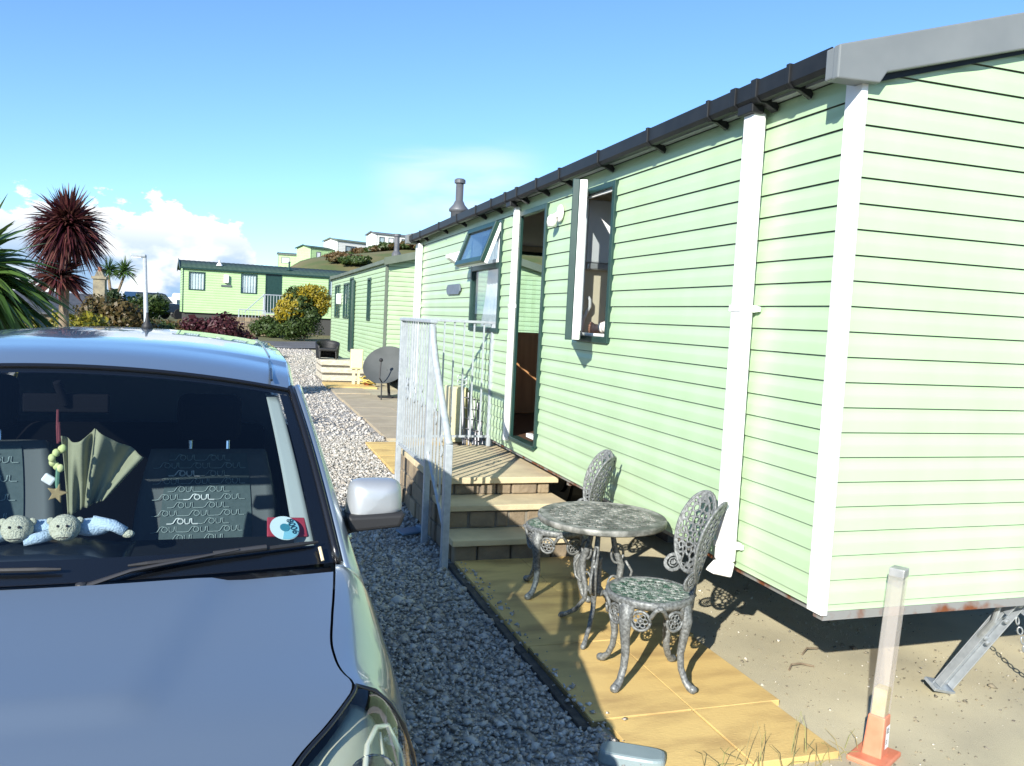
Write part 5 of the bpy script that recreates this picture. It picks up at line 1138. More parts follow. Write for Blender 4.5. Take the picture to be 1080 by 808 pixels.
# homes stepping up the hill
for (lab, A, Bq, zb, zt, mw, mr, hs) in (
    ('small far static caravan with grey green roof, lowest of the row on the hill', (2.4, 114.1), (7.2, 113.6), 7.4, 9.05, M_CLADB, M_ROOFN, [(.4, 1.5, 7.9, 8.7, 'curtain')]),
    ('far pale static caravan with dark green roof, second lowest on the hill', (5.89, 104.47), (9.6, 106.5), 7.2, 9.55, M_CLADB, M_ROOFG, [(.75, 1.4, 8.3, 9.1, 'curtain')]),
    ('far white static caravan with wide window and green roof edge on the hill', (9.23, 105.5), (14.3, 108.1), 7.8, 10.75, M_CLADW, M_ROOFN, [(1.1, 2.8, 9.1, 10.2, 'win'), (3.9, 5.0, 8.6, 10.2, 'curtain')]),
    ('far white static caravan with grey roof, highest on the hill by the eaves', (13.1, 98.96), (19.4, 100.6), 8.7, 11.35, M_CLADW, M_ROOF, [(.3, 1.0, 9.9, 11.0, 'win'), (1.5, 2.2, 9.6, 11.0, 'curtain'), (3.2, 3.9, 9.9, 11.0, 'win')])):
    L = math.hypot(Bq[0]-A[0], Bq[1]-A[1]); a = math.atan2(Bq[1]-A[1], Bq[0]-A[0])
    home('static_caravan', lab, Bq, a+math.pi, L, 3.2, zb, zt, mw, mr, [(L-q[1], L-q[0])+q[2:] for q in hs], p=.2, slope=.2, group='far caravans stepping up the hill', trim=mr, detail=False, far=True, skirt=M_DARKSKIRT)

# ------------------------------------------------------------------ vegetation
def leaves_mesh(name, P, Nn, size, m, parent, aspect=1.7, jit=0.35):
    n = len(P); Nn = Nn/np.maximum(np.linalg.norm(Nn, axis=1, keepdims=True), 1e-6)
    r = RNG.normal(size=(n, 3)); T = np.cross(Nn, r); T /= np.linalg.norm(T, axis=1, keepdims=True)+1e-9; B = np.cross(Nn, T)
    s = (size*RNG.lognormal(0, jit, n))[:, None]
    a, b = T*s*aspect*.5, B*s*.5
    V = np.stack([P-a, P-a*.15+b+Nn*s*.08, P+a, P-a*.15-b+Nn*s*.08], 1).reshape(-1, 3)
    F = np.arange(4*n).reshape(n, 4); return npmesh(name, V, F, m, parent)
def lump_points(lumps, n, thick=.38):
    L = np.array(lumps, float); w = (L[:, 3]*L[:, 4]*L[:, 5])**(2/3); w /= w.sum(); idx = RNG.choice(len(L), n, p=w)
    d = RNG.normal(size=(n, 3)); d /= np.linalg.norm(d, axis=1, keepdims=True); r = 1-thick*RNG.uniform(0, 1, n)**1.6+RNG.normal(0, .05, n)
    wob = 1+.16*np.sin(d[:, 0]*7+idx*1.3)*np.sin(d[:, 1]*6+idx*2.1)+.12*np.sin(d[:, 2]*9+idx)
    P = L[idx, :3]+d*L[idx, 3:6]*(r*wob)[:, None]; N = d+RNG.normal(0, .55, (n, 3)); return P, N
def shrub(name, label, c, rx, ry, h, n, size, m, group=None, nl=9, seed=0, cat='shrub', stems=5):
    rg = np.random.default_rng(seed); z0 = Hf(c[0], c[1]); t = thing(name, label, cat, (c[0], c[1], z0), group, world=False)
    lumps = [(0, 0, h*.45, rx*.75, ry*.75, h*.45)]
    for k in range(nl):
        a = rg.uniform(0, 6.28); q = rg.uniform(.35, .8); s = rg.uniform(.28, .48)
        lumps.append((math.cos(a)*rx*q, math.sin(a)*ry*q, h*rg.uniform(.22, .80), rx*s, ry*s, h*s*rg.uniform(.5, .8)))
    P, N = lump_points(lumps, n); k = P[:, 2] > -.1; leaves_mesh('foliage', P[k], N[k], size, m, t)
    st = MB()
    for k in range(stems):
        a = rg.uniform(0, 6.28); st.tube([(math.cos(a)*.06, math.sin(a)*.06, -.1), (math.cos(a)*rx*.25, math.sin(a)*ry*.25, h*.4), (math.cos(a)*rx*.5, math.sin(a)*ry*.5, h*.75)], [.03, .02, .008], 5)
    st.build('stem', M_BARK, t); return t
M_BARK = mat('brown_bark', (.14, .10, .065), .9, col2=(.22, .17, .11), scale=14, bump=.6, bscale=40)
L_PURPLE = leafmat('purple_leaves', [(.030, .008, .014), (.075, .018, .028), (.045, .012, .018), (.10, .035, .035)])
L_MIX = leafmat('olive_brown_leaves', [(.045, .050, .014), (.10, .075, .022), (.06, .07, .018), (.13, .085, .03)])
L_GREEN = leafmat('mid_green_leaves', [(.025, .055, .012), (.05, .09, .02), (.035, .07, .016), (.075, .11, .028)])
L_GOLD = leafmat('golden_green_leaves', [(.07, .10, .014), (.20, .19, .02), (.05, .085, .016), (.30, .26, .03)])
L_GOLDTOP = leafmat('golden_top_leaves', [(.30, .235, .015), (.40, .30, .02), (.10, .13, .016), (.24, .215, .02)])
L_DARK = leafmat('dark_green_leaves', [(.012, .032, .010), (.025, .05, .014), (.018, .04, .012), (.04, .065, .02)])
L_BROWN = leafmat('brown_hill_leaves', [(.10, .055, .02), (.14, .085, .03), (.07, .06, .02), (.16, .10, .04)])
shrub('shrub', 'dark purple leaved shrub in front of the lime green caravan', (-2.75, 24.2), 1.15, .9, 1.25, 9000, .055, L_PURPLE, seed=1)
shrub('shrub', 'low olive green shrub at the left foot of the purple one', (-4.05, 24.4), 1.0, .8, 1.10, 7000, .055, L_MIX, seed=2)
shrub('shrub', 'broad brownish green bush between the lamp post and the purple cordyline', (-5.55, 21.6), 1.1, .9, 1.75, 9000, .055, L_MIX, seed=3)
shrub('shrub', 'small green bush just right of the white lamp post', (-4.6, 22.6), .75, .6, 1.15, 5000, .05, L_GREEN, seed=4)
for k, (x, y, rx, h, mm, lab) in enumerate(((-6.35, 15.4, .75, 1.45, L_GOLD, 'yellow green variegated bush beneath the green cordyline at the left edge'), (-5.35, 15.9, .75, 1.50, L_GOLD, 'yellow green variegated bush at the foot of the purple cordyline'), (-4.45, 17.0, .7, 1.15, L_GOLD, 'yellow green variegated low bush left of the lamp post'), (-7.6, 14.6, .9, 1.7, L_GREEN, 'green bush behind the green cordyline at the far left'))):
    shrub('shrub', lab, (x, y), rx, .6, h, 5500, .05, mm, seed=10+k, group='bushes behind the car')
eu = shrub('shrub', 'big round green shrub with golden yellow top beside the road', (.50, 37.4), 1.22, 1.1, 2.55, 14000, .062, L_GREEN, seed=20, nl=12)
P, N = lump_points([(-.95, -.25, 1.25, .4, .4, .5), (-.45, -.45, 1.6, .65, .6, .6), (.40, -.2, 2.12, .75, .6, .5), (.80, -.25, 1.75, .45, .5, .5), (-.1, -.35, 2.05, .6, .5, .45)], 6500); leaves_mesh('golden_foliage', P, N, .058, L_GOLDTOP, eu)
shrub('shrub', 'low green bush at the left of the golden topped shrub above the stone wall', (-.9, 39.6), .95, .7, 1.05, 5000, .06, L_GREEN, seed=21)
shrub('shrub', 'dark narrow conifer like bush below the small distant palm', (-8.3, 44.5), .75, .7, 2.0, 4000, .09, L_DARK, seed=22)
shrub('shrub', 'dark rounded bush behind the lamp post near the parked blue vehicle', (-7.4, 47.5), 1.3, 1.0, 1.7, 4000, .10, L_GREEN, seed=23)
for k in range(40):
    x = 6.4+9.0*((k*0.618) % 1); y = 71+22*((k*0.381+.1) % 1)
    shrub('shrub', 'low brown and green scrub scattered over the slope in front of the far caravans', (x, y), 1.5, 1.2, .60+.2*math.sin(k*2.7), 1300, .14, (L_BROWN, L_MIX, L_GREEN)[k % 3], 'scrub over the far slope', seed=60+k, stems=1, nl=6)
for k in range(14):
    f = k/13; x = 7.0+10.5*f+.5*math.sin(k*3.3); y = 61.5+8*f+1.2*math.sin(k*5.1)
    shrub('shrub', 'brown and green scrub on the brow of the hill below the far caravans', (x, y), 1.5, 1.2, .75+.25*math.sin(k*2.1), 2600, .12, L_BROWN if k % 3 else L_GREEN, 'scrub along the brow of the hill', seed=30+k, stems=2)
def strap_head(parent, name, c, n, Lf, wd_, m, lo=-.6, hi=1.0, droop=.5, seed=0):
    rg = np.random.default_rng(seed); V = []; F = []; o = 0; S_ = 7
    for k in range(n):
        a = rg.uniform(0, 6.283); sz = rg.uniform(lo, hi); ch = math.sqrt(max(0, 1-min(1, abs(sz))**2)); d = np.array([math.cos(a)*ch, math.sin(a)*ch, sz]); d /= np.linalg.norm(d)
        L = Lf*rg.uniform(.72, 1.08); w = wd_*rg.uniform(.8, 1.2); sd = np.cross(d, (0, 0, 1)); sd = sd/(np.linalg.norm(sd)+1e-6); sd = sd*math.cos(.5*rg.normal())+np.cross(sd, d)*math.sin(.5*rg.normal())
        base = np.array(c)+np.array([0, 0, rg.uniform(-.10, .10)*Lf])+d*.03; dr = droop*rg.uniform(.4, 1.5)*ch
        for i in range(S_):
            t = i/(S_-1); p = base+d*L*t+np.array([0, 0, -dr*L*t*t*.6]); ww = w*(.55+.9*t if t < .4 else 1.5*(1-t)**.75+.02)*.62
            V += [p+sd*ww, p-sd*ww]
        for i in range(S_-1): F.append((o+2*i, o+2*i+1, o+2*i+3, o+2*i+2))
        o += 2*S_
    return npmesh(name, V, F, m, parent)
L_CORDP = leafmat('purple_strap_leaves', [(.028, .006, .012), (.075, .018, .022), (.045, .010, .015), (.13, .055, .04)], rough=.38, trans=.25)
L_CORDG = leafmat('green_strap_leaves', [(.022, .060, .012), (.065, .125, .028), (.035, .085, .018), (.10, .16, .04)], rough=.35, trans=.3)
def cordylines():
    x, y = -4.80, 11.25; z0 = Hf(x, y); t = thing('cordyline_tree', 'purple leaved cordyline with a big round head and a smaller head below', 'palm tree', (x, y, z0), world=False)
    tr = MB(); tr.tube([(0.02, 0, -.1), (0, 0, .8), (-.02, 0, 1.5), (.0, 0, 2.2), (.03, 0, 2.75-z0)], [.085, .075, .07, .065, .06], 12); tr.build('trunk', M_BARK, t, smooth=True)
    strap_head(t, 'crown', (.03, 0, 2.80-z0), 1000, .64, .033, L_CORDP, -.85, 1.0, .75, 1); strap_head(t, 'lower_head', (-.08, -.06, 2.05-z0), 330, .48, .034, L_CORDP, -.6, .9, .5, 2)
    x, y = -4.95, 6.7; z0 = Hf(x, y); t = thing('cordyline_tree', 'green cordyline with long arching strap leaves at the left edge', 'palm tree', (x, y, z0), world=False)
    tr = MB(); tr.tube([(0, 0, -.1), (0, 0, .9), (.03, 0, 1.75)], [.10, .085, .07], 12); tr.build('trunk', M_BARK, t, smooth=True); strap_head(t, 'crown', (.08, 0, 1.92), 560, .95, .055, L_CORDG, -.8, 1.0, 1.0, 3)
    x, y = -8.7, 46.5; z0 = Hf(x, y); t = thing('cordyline_tree', 'small distant green palm beside the stone chimney', 'palm tree', (x, y, z0), world=False)
    tr = MB(); tr.tube([(0, 0, -.1), (-.1, 0, 1.3), (-.28, 0, 2.7)], [.11, .09, .07], 8); tr.tube([(-.08, 0, 1.2), (.25, 0, 2.0), (.5, 0, 2.75)], [.08, .07, .06], 8); tr.build('trunk', M_BARK, t, smooth=True)
    strap_head(t, 'crown', (-.28, 0, 2.95), 150, .85, .05, L_CORDG, -.4, 1, .6, 4); strap_head(t, 'crown', (.5, 0, 3.0), 150, .85, .05, L_CORDG, -.4, 1, .6, 5)
cordylines()

# ------------------------------------------------------------------ middle distance objects
def middle():
    # lamp post
    x, y = -4.43, 19.0; z0 = Hf(x, y); t = thing('lamp_post', 'white street lamp post rising behind the car roof', 'lamp post', (x, y, z0), world=False)
    m = MB(); m.tube([(0.03, 0, -.1), (0, 0, 1.2), (-.06, 0, 2.85-z0)], [.06, .055, .045], 10); m.build('pole', M_RAIL, t, smooth=True)
    m = MB(); m.box((-.20, 0, 2.83-z0), (.34, .14, .07)); m.build('lamp_head', M_RAIL, t, bevel=.02); m = MB(); m.box((-.24, 0, 2.785-z0), (.22, .11, .02)); m.build('lamp_glass', M_CURT, t)
    # old stone house with chimney
    x, y = -9.6, 42.6; z0 = Hf(x, y); t = thing('stone_house', 'low slate roofed house with tall stone chimney beyond the purple cordyline', 'house', (x, y, z0), world=False)
    m = MB(); m.bb(-3.2, .6, -1.6, 1.6, -1, 1.05-z0); m.prism([(-1.6, 1.051-z0), (1.6, 1.051-z0), (0, 1.85-z0)], .56, .6, lambda p, q: (q, p[0], p[1])); m.prism([(-1.6, 1.051-z0), (1.6, 1.051-z0), (0, 1.85-z0)], -3.2, -3.16, lambda p, q: (q, p[0], p[1])); m.build('wall', M_STONE, t)
    m = MB(); m.prism([(-1.85, .98-z0), (0, 1.93-z0), (1.85, .98-z0), (1.85, 1.06-z0), (0, 2.02-z0), (-1.85, 1.06-z0)], -3.35, .75, lambda p, q: (q, p[0], p[1])); m.build('roof', mat('dark_slate', (.045, .05, .06), .5, col2=(.07, .075, .085), scale=5), t)
    c = MB(); c.bb(.62, 1.13, -1.0, -.3, -1, 2.75-z0); c.bb(.55, 1.2, -1.07, -.23, 2.751-z0, 2.87-z0); c.prism([(.66, 2.871-z0), (1.09, 2.871-z0), (.98, 3.12-z0), (.77, 3.12-z0)], -.9, -.4, lambda p, q: (p[0], q, p[1])); ch = c.build('chimney', mat('lichened_stone', (.30, .26, .17), .9, col2=(.18, .16, .12), scale=4, bump=.6, bscale=14), t)
    m = MB(); m.lathe([(.001, 0), (.10, 0), (.09, .2), (.11, .22), (.001, .23)], (.87, -.65, 3.121-z0), 10); m.build('chimney_pot', mat('clay_pot', (.28, .12, .07), .8), ch)
    # far parked off-roader
    x, y = -8.0, 61.5; z0 = Hf(x, y); t = thing('parked_car', 'dark blue off-road car parked far off left of the lime green caravan', 'car', (x, y, z0), world=False); t.rotation_euler = (0, 0, R(38))
    pa = mat('dark_blue_paint', (.01, .03, .07), .25, .3, coat=1)
    m = MB(); m.prism([(-2.1, .45), (2.1, .45), (2.15, .75), (2.05, 1.0), (1.0, 1.12), (.55, 1.15), (-2.05, 1.15), (-2.15, .8)], -.85, .85, lambda p, q: (p[0], q, p[1])); m.build('body', pa, t, bevel=.06)
    m = MB(); m.prism([(-2.0, 1.151), (.95, 1.151), (.35, 1.74), (.1, 1.80), (-1.85, 1.80)], -.76, .76, lambda p, q: (p[0], q, p[1])); cabn = m.build('cabin', pa, t, bevel=.05)
    for sg in (-1, 1):
        m = MB(); m.prism([(-1.8, 1.2), (-.7, 1.2), (-.7, 1.7), (-1.75, 1.7)], sg*.762, sg*.775, lambda p, q: (p[0], q, p[1])); m.prism([(-.62, 1.2), (.72, 1.2), (.28, 1.7), (-.62, 1.7)], sg*.762, sg*.775, lambda p, q: (p[0], q, p[1])); m.build('side_window', M_PANEGL, cabn)
        for xx in (-1.3, 1.3): w = MB(); w.lathe([(.001, 0), (.36, 0), (.38, .03), (.38, .2), (.36, .23), (.001, .23)], (xx, sg*.66, .38), 20, (0, sg, 0)); w.build('wheel', M_TYRE, t)
    m = MB(); m.add([(.99, -.68, 1.18), (.99, .68, 1.18), (.42, .62, 1.71), (.42, -.62, 1.71)], [(0, 1, 2, 3)]); m.build('windscreen', M_PANEGL, cabn)
    # white site buildings near the shore
    for k, (x, y, L, h, lab) in enumerate(((-6.4, 66.0, 1.7, 1.35, 'tiny white touring van at the left end of the lime green caravan'), (-7.6, 70.0, 1.9, 1.1, 'tiny low white trailer behind the dark blue car'))):
        z0 = Hf(x, y); t = thing('white_trailer', lab, 'trailer', (x, y, z0), 'white trailers beyond the dark blue car', world=False)
        m = MB(); m.prism([(-L/2, .3), (L/2, .3), (L/2+.08, .9), (L/2-.1, .5+h), (-L/2+.15, .5+h), (-L/2-.08, 1.0)], -.7, .7, lambda p, q: (p[0], q, p[1])); m.build('body', M_CLADW, t, bevel=.08)
        m = MB(); m.bb(-L/4, L/5, -.715, -.702, .95, 1.35); m.build('window', M_PANEGL, t)
        for sx in (-.3, .3): w = MB(); w.lathe([(.001, 0), (.26, 0), (.28, .1), (.001, .16)], (sx, -.6, .27), 16, (0, -1, 0)); w.build('wheel', M_TYRE, t)
    # railing and steps at the lime green home
    ca, sa = math.cos(Ba), math.sin(Ba)
    def bp(u, off, z): return Vector((Bx+ca*u+sa*off, By+sa*u-ca*off, z))
    t = thing('metal_railing', 'white barred railing and gate in front of the lime green caravan door', 'railing', tuple(bp(4.5, 1.0, Hf(*bp(4.5, 1, 0)[:2]))), None)
    for (u0, u1, z0, z1, off) in ((3.95, 5.15, 1.45, 2.45, .9), (2.6, 3.9, .95, 1.62, 1.6)):
        m = MB()
        for z in (z0+.05, z1): m.tube([bp(u0, off, z), bp(u1, off, z)], .028, 5)
        n = int((u1-u0)/.15)
        for k in range(n+1): u = u0+(u1-u0)*k/n; m.tube([bp(u, off, z0), bp(u, off, z1)], .017 if k % n else .035, 5)
        m.build('barred_panel', M_RAIL, t)
    for q in ([bp(3.92, .9, 2.45), bp(2.9, 1.3, 1.5)],): m = MB(); m.tube(q, .03, 5); m.build('handrail', M_RAIL, t)
    for q in ([bp(3.9, .9, .4), bp(3.9, .9, 2.5)], [bp(5.16, .9, .4), bp(5.16, .9, 2.46)]): m = MB(); m.tube(q, .04, 6); m.build('post', M_RAIL, t)
    t = thing('deck', 'pale timber deck below the lime green caravan door', 'deck', tuple(bp(4.9, .5, 1.0)))
    m = MB(); q = [bp(3.85, .03, 0), bp(5.2, .03, 0), bp(5.2, 1.0, 0), bp(3.85, 1.0, 0)]; m.prism([(p.x, p.y) for p in q], .3, 1.42, lambda p, z: (p[0], p[1], z)); m.build('platform', M_SAND2, t)
    t = thing('stone_wall', 'low brown stone garden wall in front of the lime green caravan', 'wall', (-1.1, 41.0, Hf(-1.1, 41.0)))
    m = MB(); rnd = random.Random(3)
    for r_ in range(4):
        xx = -3.4
        while xx < .1:
            w = rnd.uniform(.2, .45); yy = 41.0+.08*(xx+1.5); m.box((xx+w/2, yy+rnd.uniform(-.03, .03), .46+r_*.225), (w-.015, .35, .215), .12); xx += w
    m.build('stones', M_STONE, t, bevel=.02)
middle()

# ------------------------------------------------------------------ along the path by the second home
def path_objects():
    zg = Hf(0, 18)
    t = thing('block_steps', 'cream painted block steps at the side of the second caravan', 'steps', (.1, 18.0, zg)); cr = mat('cream_block', (.56, .52, .42), .85, col2=(.40, .36, .27), scale=9, bump=.5, bscale=40, stretch=(1, 1, 3))
    for k in range(3):
        m = MB(); m.bb(-.42, .67, 17.45+.24*k, 19.2, zg+.03+.17*k, zg+.155+.17*k); m.build('course', cr, t, bevel=.012)
        m = MB(); m.bb(-.40, .66, 17.49+.24*k, 19.16, zg+.0+.17*k if k else zg-.02, zg+.029+.17*k); m.build('mortar_joint', M_MORTAR, t)
    # black tub chair
    x, y, z = -.22, 18.45, zg+.495; t = thing('garden_armchair', 'black plastic tub armchair standing on the cream block steps', 'chair', (x, y, z))
    bl = mat('black_rattan', (.012, .012, .013), .55, bump=.4, bscale=200)
    m = MB(); m.bb(x-.22, x+.22, y-.22, y+.22, z+.20, z+.27); m.build('seat', bl, t, bevel=.02)
    m = MB()
    def tub(u, v):
        a = -2.3+4.6*u; rr = .27+.03*v; hgt = .44-.14*abs(2*u-1)**2; return (x+rr*math.sin(a)*.95, y+rr*math.cos(a), z+.02+v*hgt)
    m.grid(tub, np.linspace(0, 1, 30), np.linspace(0, 1, 6)); m.build('tub_back', bl, t, smooth=True, solid=.03)
    for (a, b) in ((-1, -1), (1, -1), (1, 1), (-1, 1)): m = MB(); m.tube([(x+a*.2, y+b*.2, z), (x+a*.19, y+b*.19, z+.2)], .02, 6); m.build('leg', bl, t)
    # cream meter box on its post
    z0 = Hf(.3, 16.9); t = thing('meter_box', 'cream meter box on a short post beside the cream block steps', 'meter box', (.31, 16.95, z0)); cp = MATS['cream_plastic']
    m = MB(); m.bb(.17, .45, 16.87, 17.07, z0+.38, z0+.84); m.build('box', cp, t, bevel=.015); m = MB(); m.bb(.19, .43, 16.858, 16.868, z0+.41, z0+.81); m.build('box_door', MATS['cream_plastic_light'], t)
    m = MB(); m.bb(.22, .28, 16.92, 17.01, z0-.05, z0+.38); m.bb(.34, .39, 16.92, 17.01, z0-.05, z0+.38); m.build('post', cp, t)
    m = MB(); pts = []
    for k in range(60): a = k*.42; pts.append((.48+.15*math.cos(a)+.002*k, 16.6+.10*math.sin(a), z0+.05+.10*(1+math.sin(a*.5+1))*.9+.02*math.sin(a*2.3)))
    m.tube(pts, .014, 6); tag(m.build('hose', mat('yellow_hose', (.52, .40, .10), .5, col2=(.45, .33, .08), scale=20), smooth=True), 'coiled yellow hose on the ground beside the meter box', 'hose')
    m = MB(); m.ball((.52, 16.64, z0+.06), .05, 10, 7, (1.2, 1, .8)); m.lathe([(.001, 0), (.03, 0), (.03, .05), (.001, .05)], (.52, 16.64, z0+.09), 10); tag(m.build('hose_fitting', mat('orange_plastic', (.42, .12, .05), .5)), 'reddish plastic fitting inside the coiled hose', 'hose fitting')
    # grey dish
    c = Vector((.54, 14.1, .65)); z0 = Hf(c.x, c.y); t = thing('satellite_dish', 'large dark grey dish tilted on the ground at the second caravan corner', 'satellite dish', (c.x, c.y, z0))
    n_ = Vector((-.36, -.66, .60)).normalized(); gd = mat('grey_dish_metal', (.075, .082, .080), .85, 0, col2=(.095, .102, .10), scale=3, spec=.2)
    m = MB(); m.lathe([(.001, .0)]+[(r, -.0+.16*(r/.46)**2) for r in (.1, .2, .3, .4, .455)]+[(.465, .165), (.46, .15), (.3, .055), (.001, -.012)], c-n_*.05, 44, n_); m.build('dish', gd, t, smooth=True)
    m = MB(); s_ = Vector((.9, -.4, 0)).normalized(); dn = n_.cross(s_); dn = dn if dn.z < 0 else -dn
    e0 = c+dn*.42+n_*.10; m.tube([e0, e0+n_*.16+dn*.02, c+n_*.40+dn*.10], .014, 6); m.ball(c+n_*.40+dn*.10, .04, 10, 7); m.build('receiver_arm', M_CARMATT, t)
    m = MB(); m.tube([c-n_*.06, (c.x+.10, c.y+.16, z0+.02)], .03, 8); m.bb(c.x-.12, c.x+.3, c.y+.02, c.y+.3, z0-.02, z0+.06); m.tube([e0, (e0.x, e0.y-.02, z0)], .014, 6); m.build('stand', M_CARMATT, t)
path_objects()

# ------------------------------------------------------------------ small things in front
def front_objects():
    # clear post in its orange foot
    b = Vector((.205, -.13, 0)); tp = Vector((.255, -.13, .80)); d = (tp-b).normalized(); t = thing('marker_post', 'leaning clear plastic square post in an orange foot on the concrete', 'post', tuple(b))
    cl = bpy.data.materials.new('cloudy_clear_plastic'); cl.use_nodes = True; nt = cl.node_tree; N = nt.nodes; L = nt.links; bs = N['Principled BSDF']; bs.inputs['Base Color'].default_value = (.62, .60, .57, 1); bs.inputs['Roughness'].default_value = .22
    tr = N.new('ShaderNodeBsdfTransparent'); tr.inputs[0].default_value = (.97, .95, .93, 1); mx = N.new('ShaderNodeMixShader'); mx.inputs[0].default_value = .20; L.new(tr.outputs[0], mx.inputs[1]); L.new(bs.outputs[0], mx.inputs[2]); L.new(mx.outputs[0], N['Material Output'].inputs[0])
    def sq(mb, r, z0, z1, r1=None, hollow=False):
        r1 = r1 or r; P0, P1 = b+d*z0, b+d*z1; rot = Matrix.Rotation(.5, 3, 'Z'); v = []
        for (P, q) in ((P0, r), (P1, r1)): v += [P+rot @ Vector((x*q, y*q, 0)) for (x, y) in ((-1, -1), (1, -1), (1, 1), (-1, 1))]
        f = [(0, 1, 5, 4), (1, 2, 6, 5), (2, 3, 7, 6), (3, 0, 4, 7)]
        if not hollow: f += [(3, 2, 1, 0), (4, 5, 6, 7)]
        mb.add(v, f)
    m = MB(); sq(m, .029, .17, .775, None, True); m.build('clear_tube', cl, t, solid=.003, bevel=.004)
    m = MB(); sq(m, .025, .18, .30); m.build('yellowed_core', mat('yellowed_plastic', (.58, .46, .12), .5, col2=(.66, .58, .30), scale=20), t)
    m = MB(); sq(m, .0305, .765, .80); m.build('cap', mat('grey_cap', (.26, .27, .27), .4, .2, col2=(.36, .36, .35), scale=30), t, bevel=.004)
    m = MB(); sq(m, .040, .02, .19, .034); m.box(b+Vector((0, 0, .012)), (.20, .15, .022), .5); ft = m.build('foot', mat('faded_orange_plastic', (.55, .17, .09), .55, col2=(.62, .24, .14), scale=14), t, bevel=.006)
    rot = Matrix.Rotation(.5, 3, 'Z'); nf = rot @ Vector((0, -1, 0)); sf = rot @ Vector((1, 0, 0))
    def plate(mb, x0, x1, z0, z1, o):
        c = [b+d*z+sf*x+nf*(.0402+o-.035*(z-.02)) for (x, z) in ((x0, z0), (x1, z0), (x1, z1), (x0, z1))]; mb.add(c, [(0, 1, 2, 3)])
    m = MB(); plate(m, -.012, .030, .055, .150, .0012); lb = m.build('label', M_WHITE, ft)
    m = MB()
    for k in range(4): plate(m, -.006, .022-.005*(k % 2), .118+k*.006, .121+k*.006, .002)
    for k in range(3): plate(m, -.006, .010, .075+k*.007, .0775+k*.007, .002)
    m.build('label_print', M_CARBLK, lb)
    # tray / lid lying at the slab end
    m = MB(); c = Vector((-.80, .06, .018)); pts = []
    for k in range(28):
        a = 2*math.pi*k/28; ex = .5; pts.append((.135*math.copysign(abs(math.cos(a))**ex, math.cos(a)), .062*math.copysign(abs(math.sin(a))**ex, math.sin(a))))
    rt = Matrix.Rotation(-.55, 3, 'Z')
    def lp(p, z): v = rt @ Vector((p[0]*(1-.9*max(0, z-.02)*4), p[1]*(1-.9*max(0, z-.02)*4), 0)); return (c.x+v.x, c.y+v.y, c.z+z)
    m.prism(pts, -.02, .035, lp); tag(m.build('oval_tray', mat('blue_grey_plastic', (.20, .26, .27), .45, col2=(.23, .29, .30), scale=9), bevel=.012), 'blue grey oval plastic tray lying at the near end of the patio', 'tray')
    m = MB(); m.box((-1.0, 3.62, .028), (.20, .12, .02), Matrix.Rotation(.4, 3, 'Z') @ Matrix.Rotation(.15, 3, 'X')); m.box((-.90, 3.66, .035), (.05, .10, .05), .4); tag(m.build('plastic_scoop', mat('blue_scoop', (.10, .17, .24), .5, col2=(.13, .2, .27), scale=8), bevel=.01), 'flat blue grey plastic piece on the gravel beside the handrail posts', 'scoop')
    m = MB(); m.lathe([(.001, 0), (.055, 0), (.062, .02), (.085, .17), (.095, .172), (.095, .20), (.085, .20), (.06, .03), (.001, .025)], (.16, 3.12, .10), 20, (-.86, -.45, .12)); tag(m.build('flower_pot', mat('terracotta', (.46, .20, .13), .8, col2=(.54, .27, .19), scale=12), smooth=True), 'terracotta pot lying on its side by the lower step', 'flower pot')
    # twigs and dry stalks
    for k, pts in enumerate((((.60, .86, .01), (.66, .90, .025), (.74, .914, .012)), ((.40, .70, .008), (.44, .735, .02), (.50, .735, .02), (.56, .71, .010)))):
        m = MB(); m.tube(pts, .005, 6); tag(m.build('twig', M_BARK), ('thin brown twig on the concrete, farther from the marker post', 'curved brown twig on the concrete, nearer the marker post')[k], 'twig', 'twigs on the concrete')
    m = MB(); rg = random.Random(9); wv = mat('dry_stalk', (.28, .22, .09), .8, island=[(.30, .24, .10), (.16, .13, .05), (.22, .24, .08)])
    for k in range(46):
        x0 = -.55+rg.random()*.78; y0 = -.12+rg.uniform(-.05, .06); 
        if x0 > .0: y0 += .04
        a = rg.uniform(0, 6.28); h = rg.uniform(.03, .13) if k > 6 else rg.uniform(.14, .22); q = rg.uniform(.03, .11)
        m.tube([(x0, y0, .0), (x0+q*.4*math.cos(a), y0+q*.4*math.sin(a), h*.7), (x0+q*math.cos(a), y0+q*math.sin(a), h)], [.0022, .0017, .0008], 4)
    tag(m.build('dry_grass', wv), 'thin dry grass stalks along the near end of the patio', 'grass', None, 'stuff')
front_objects()

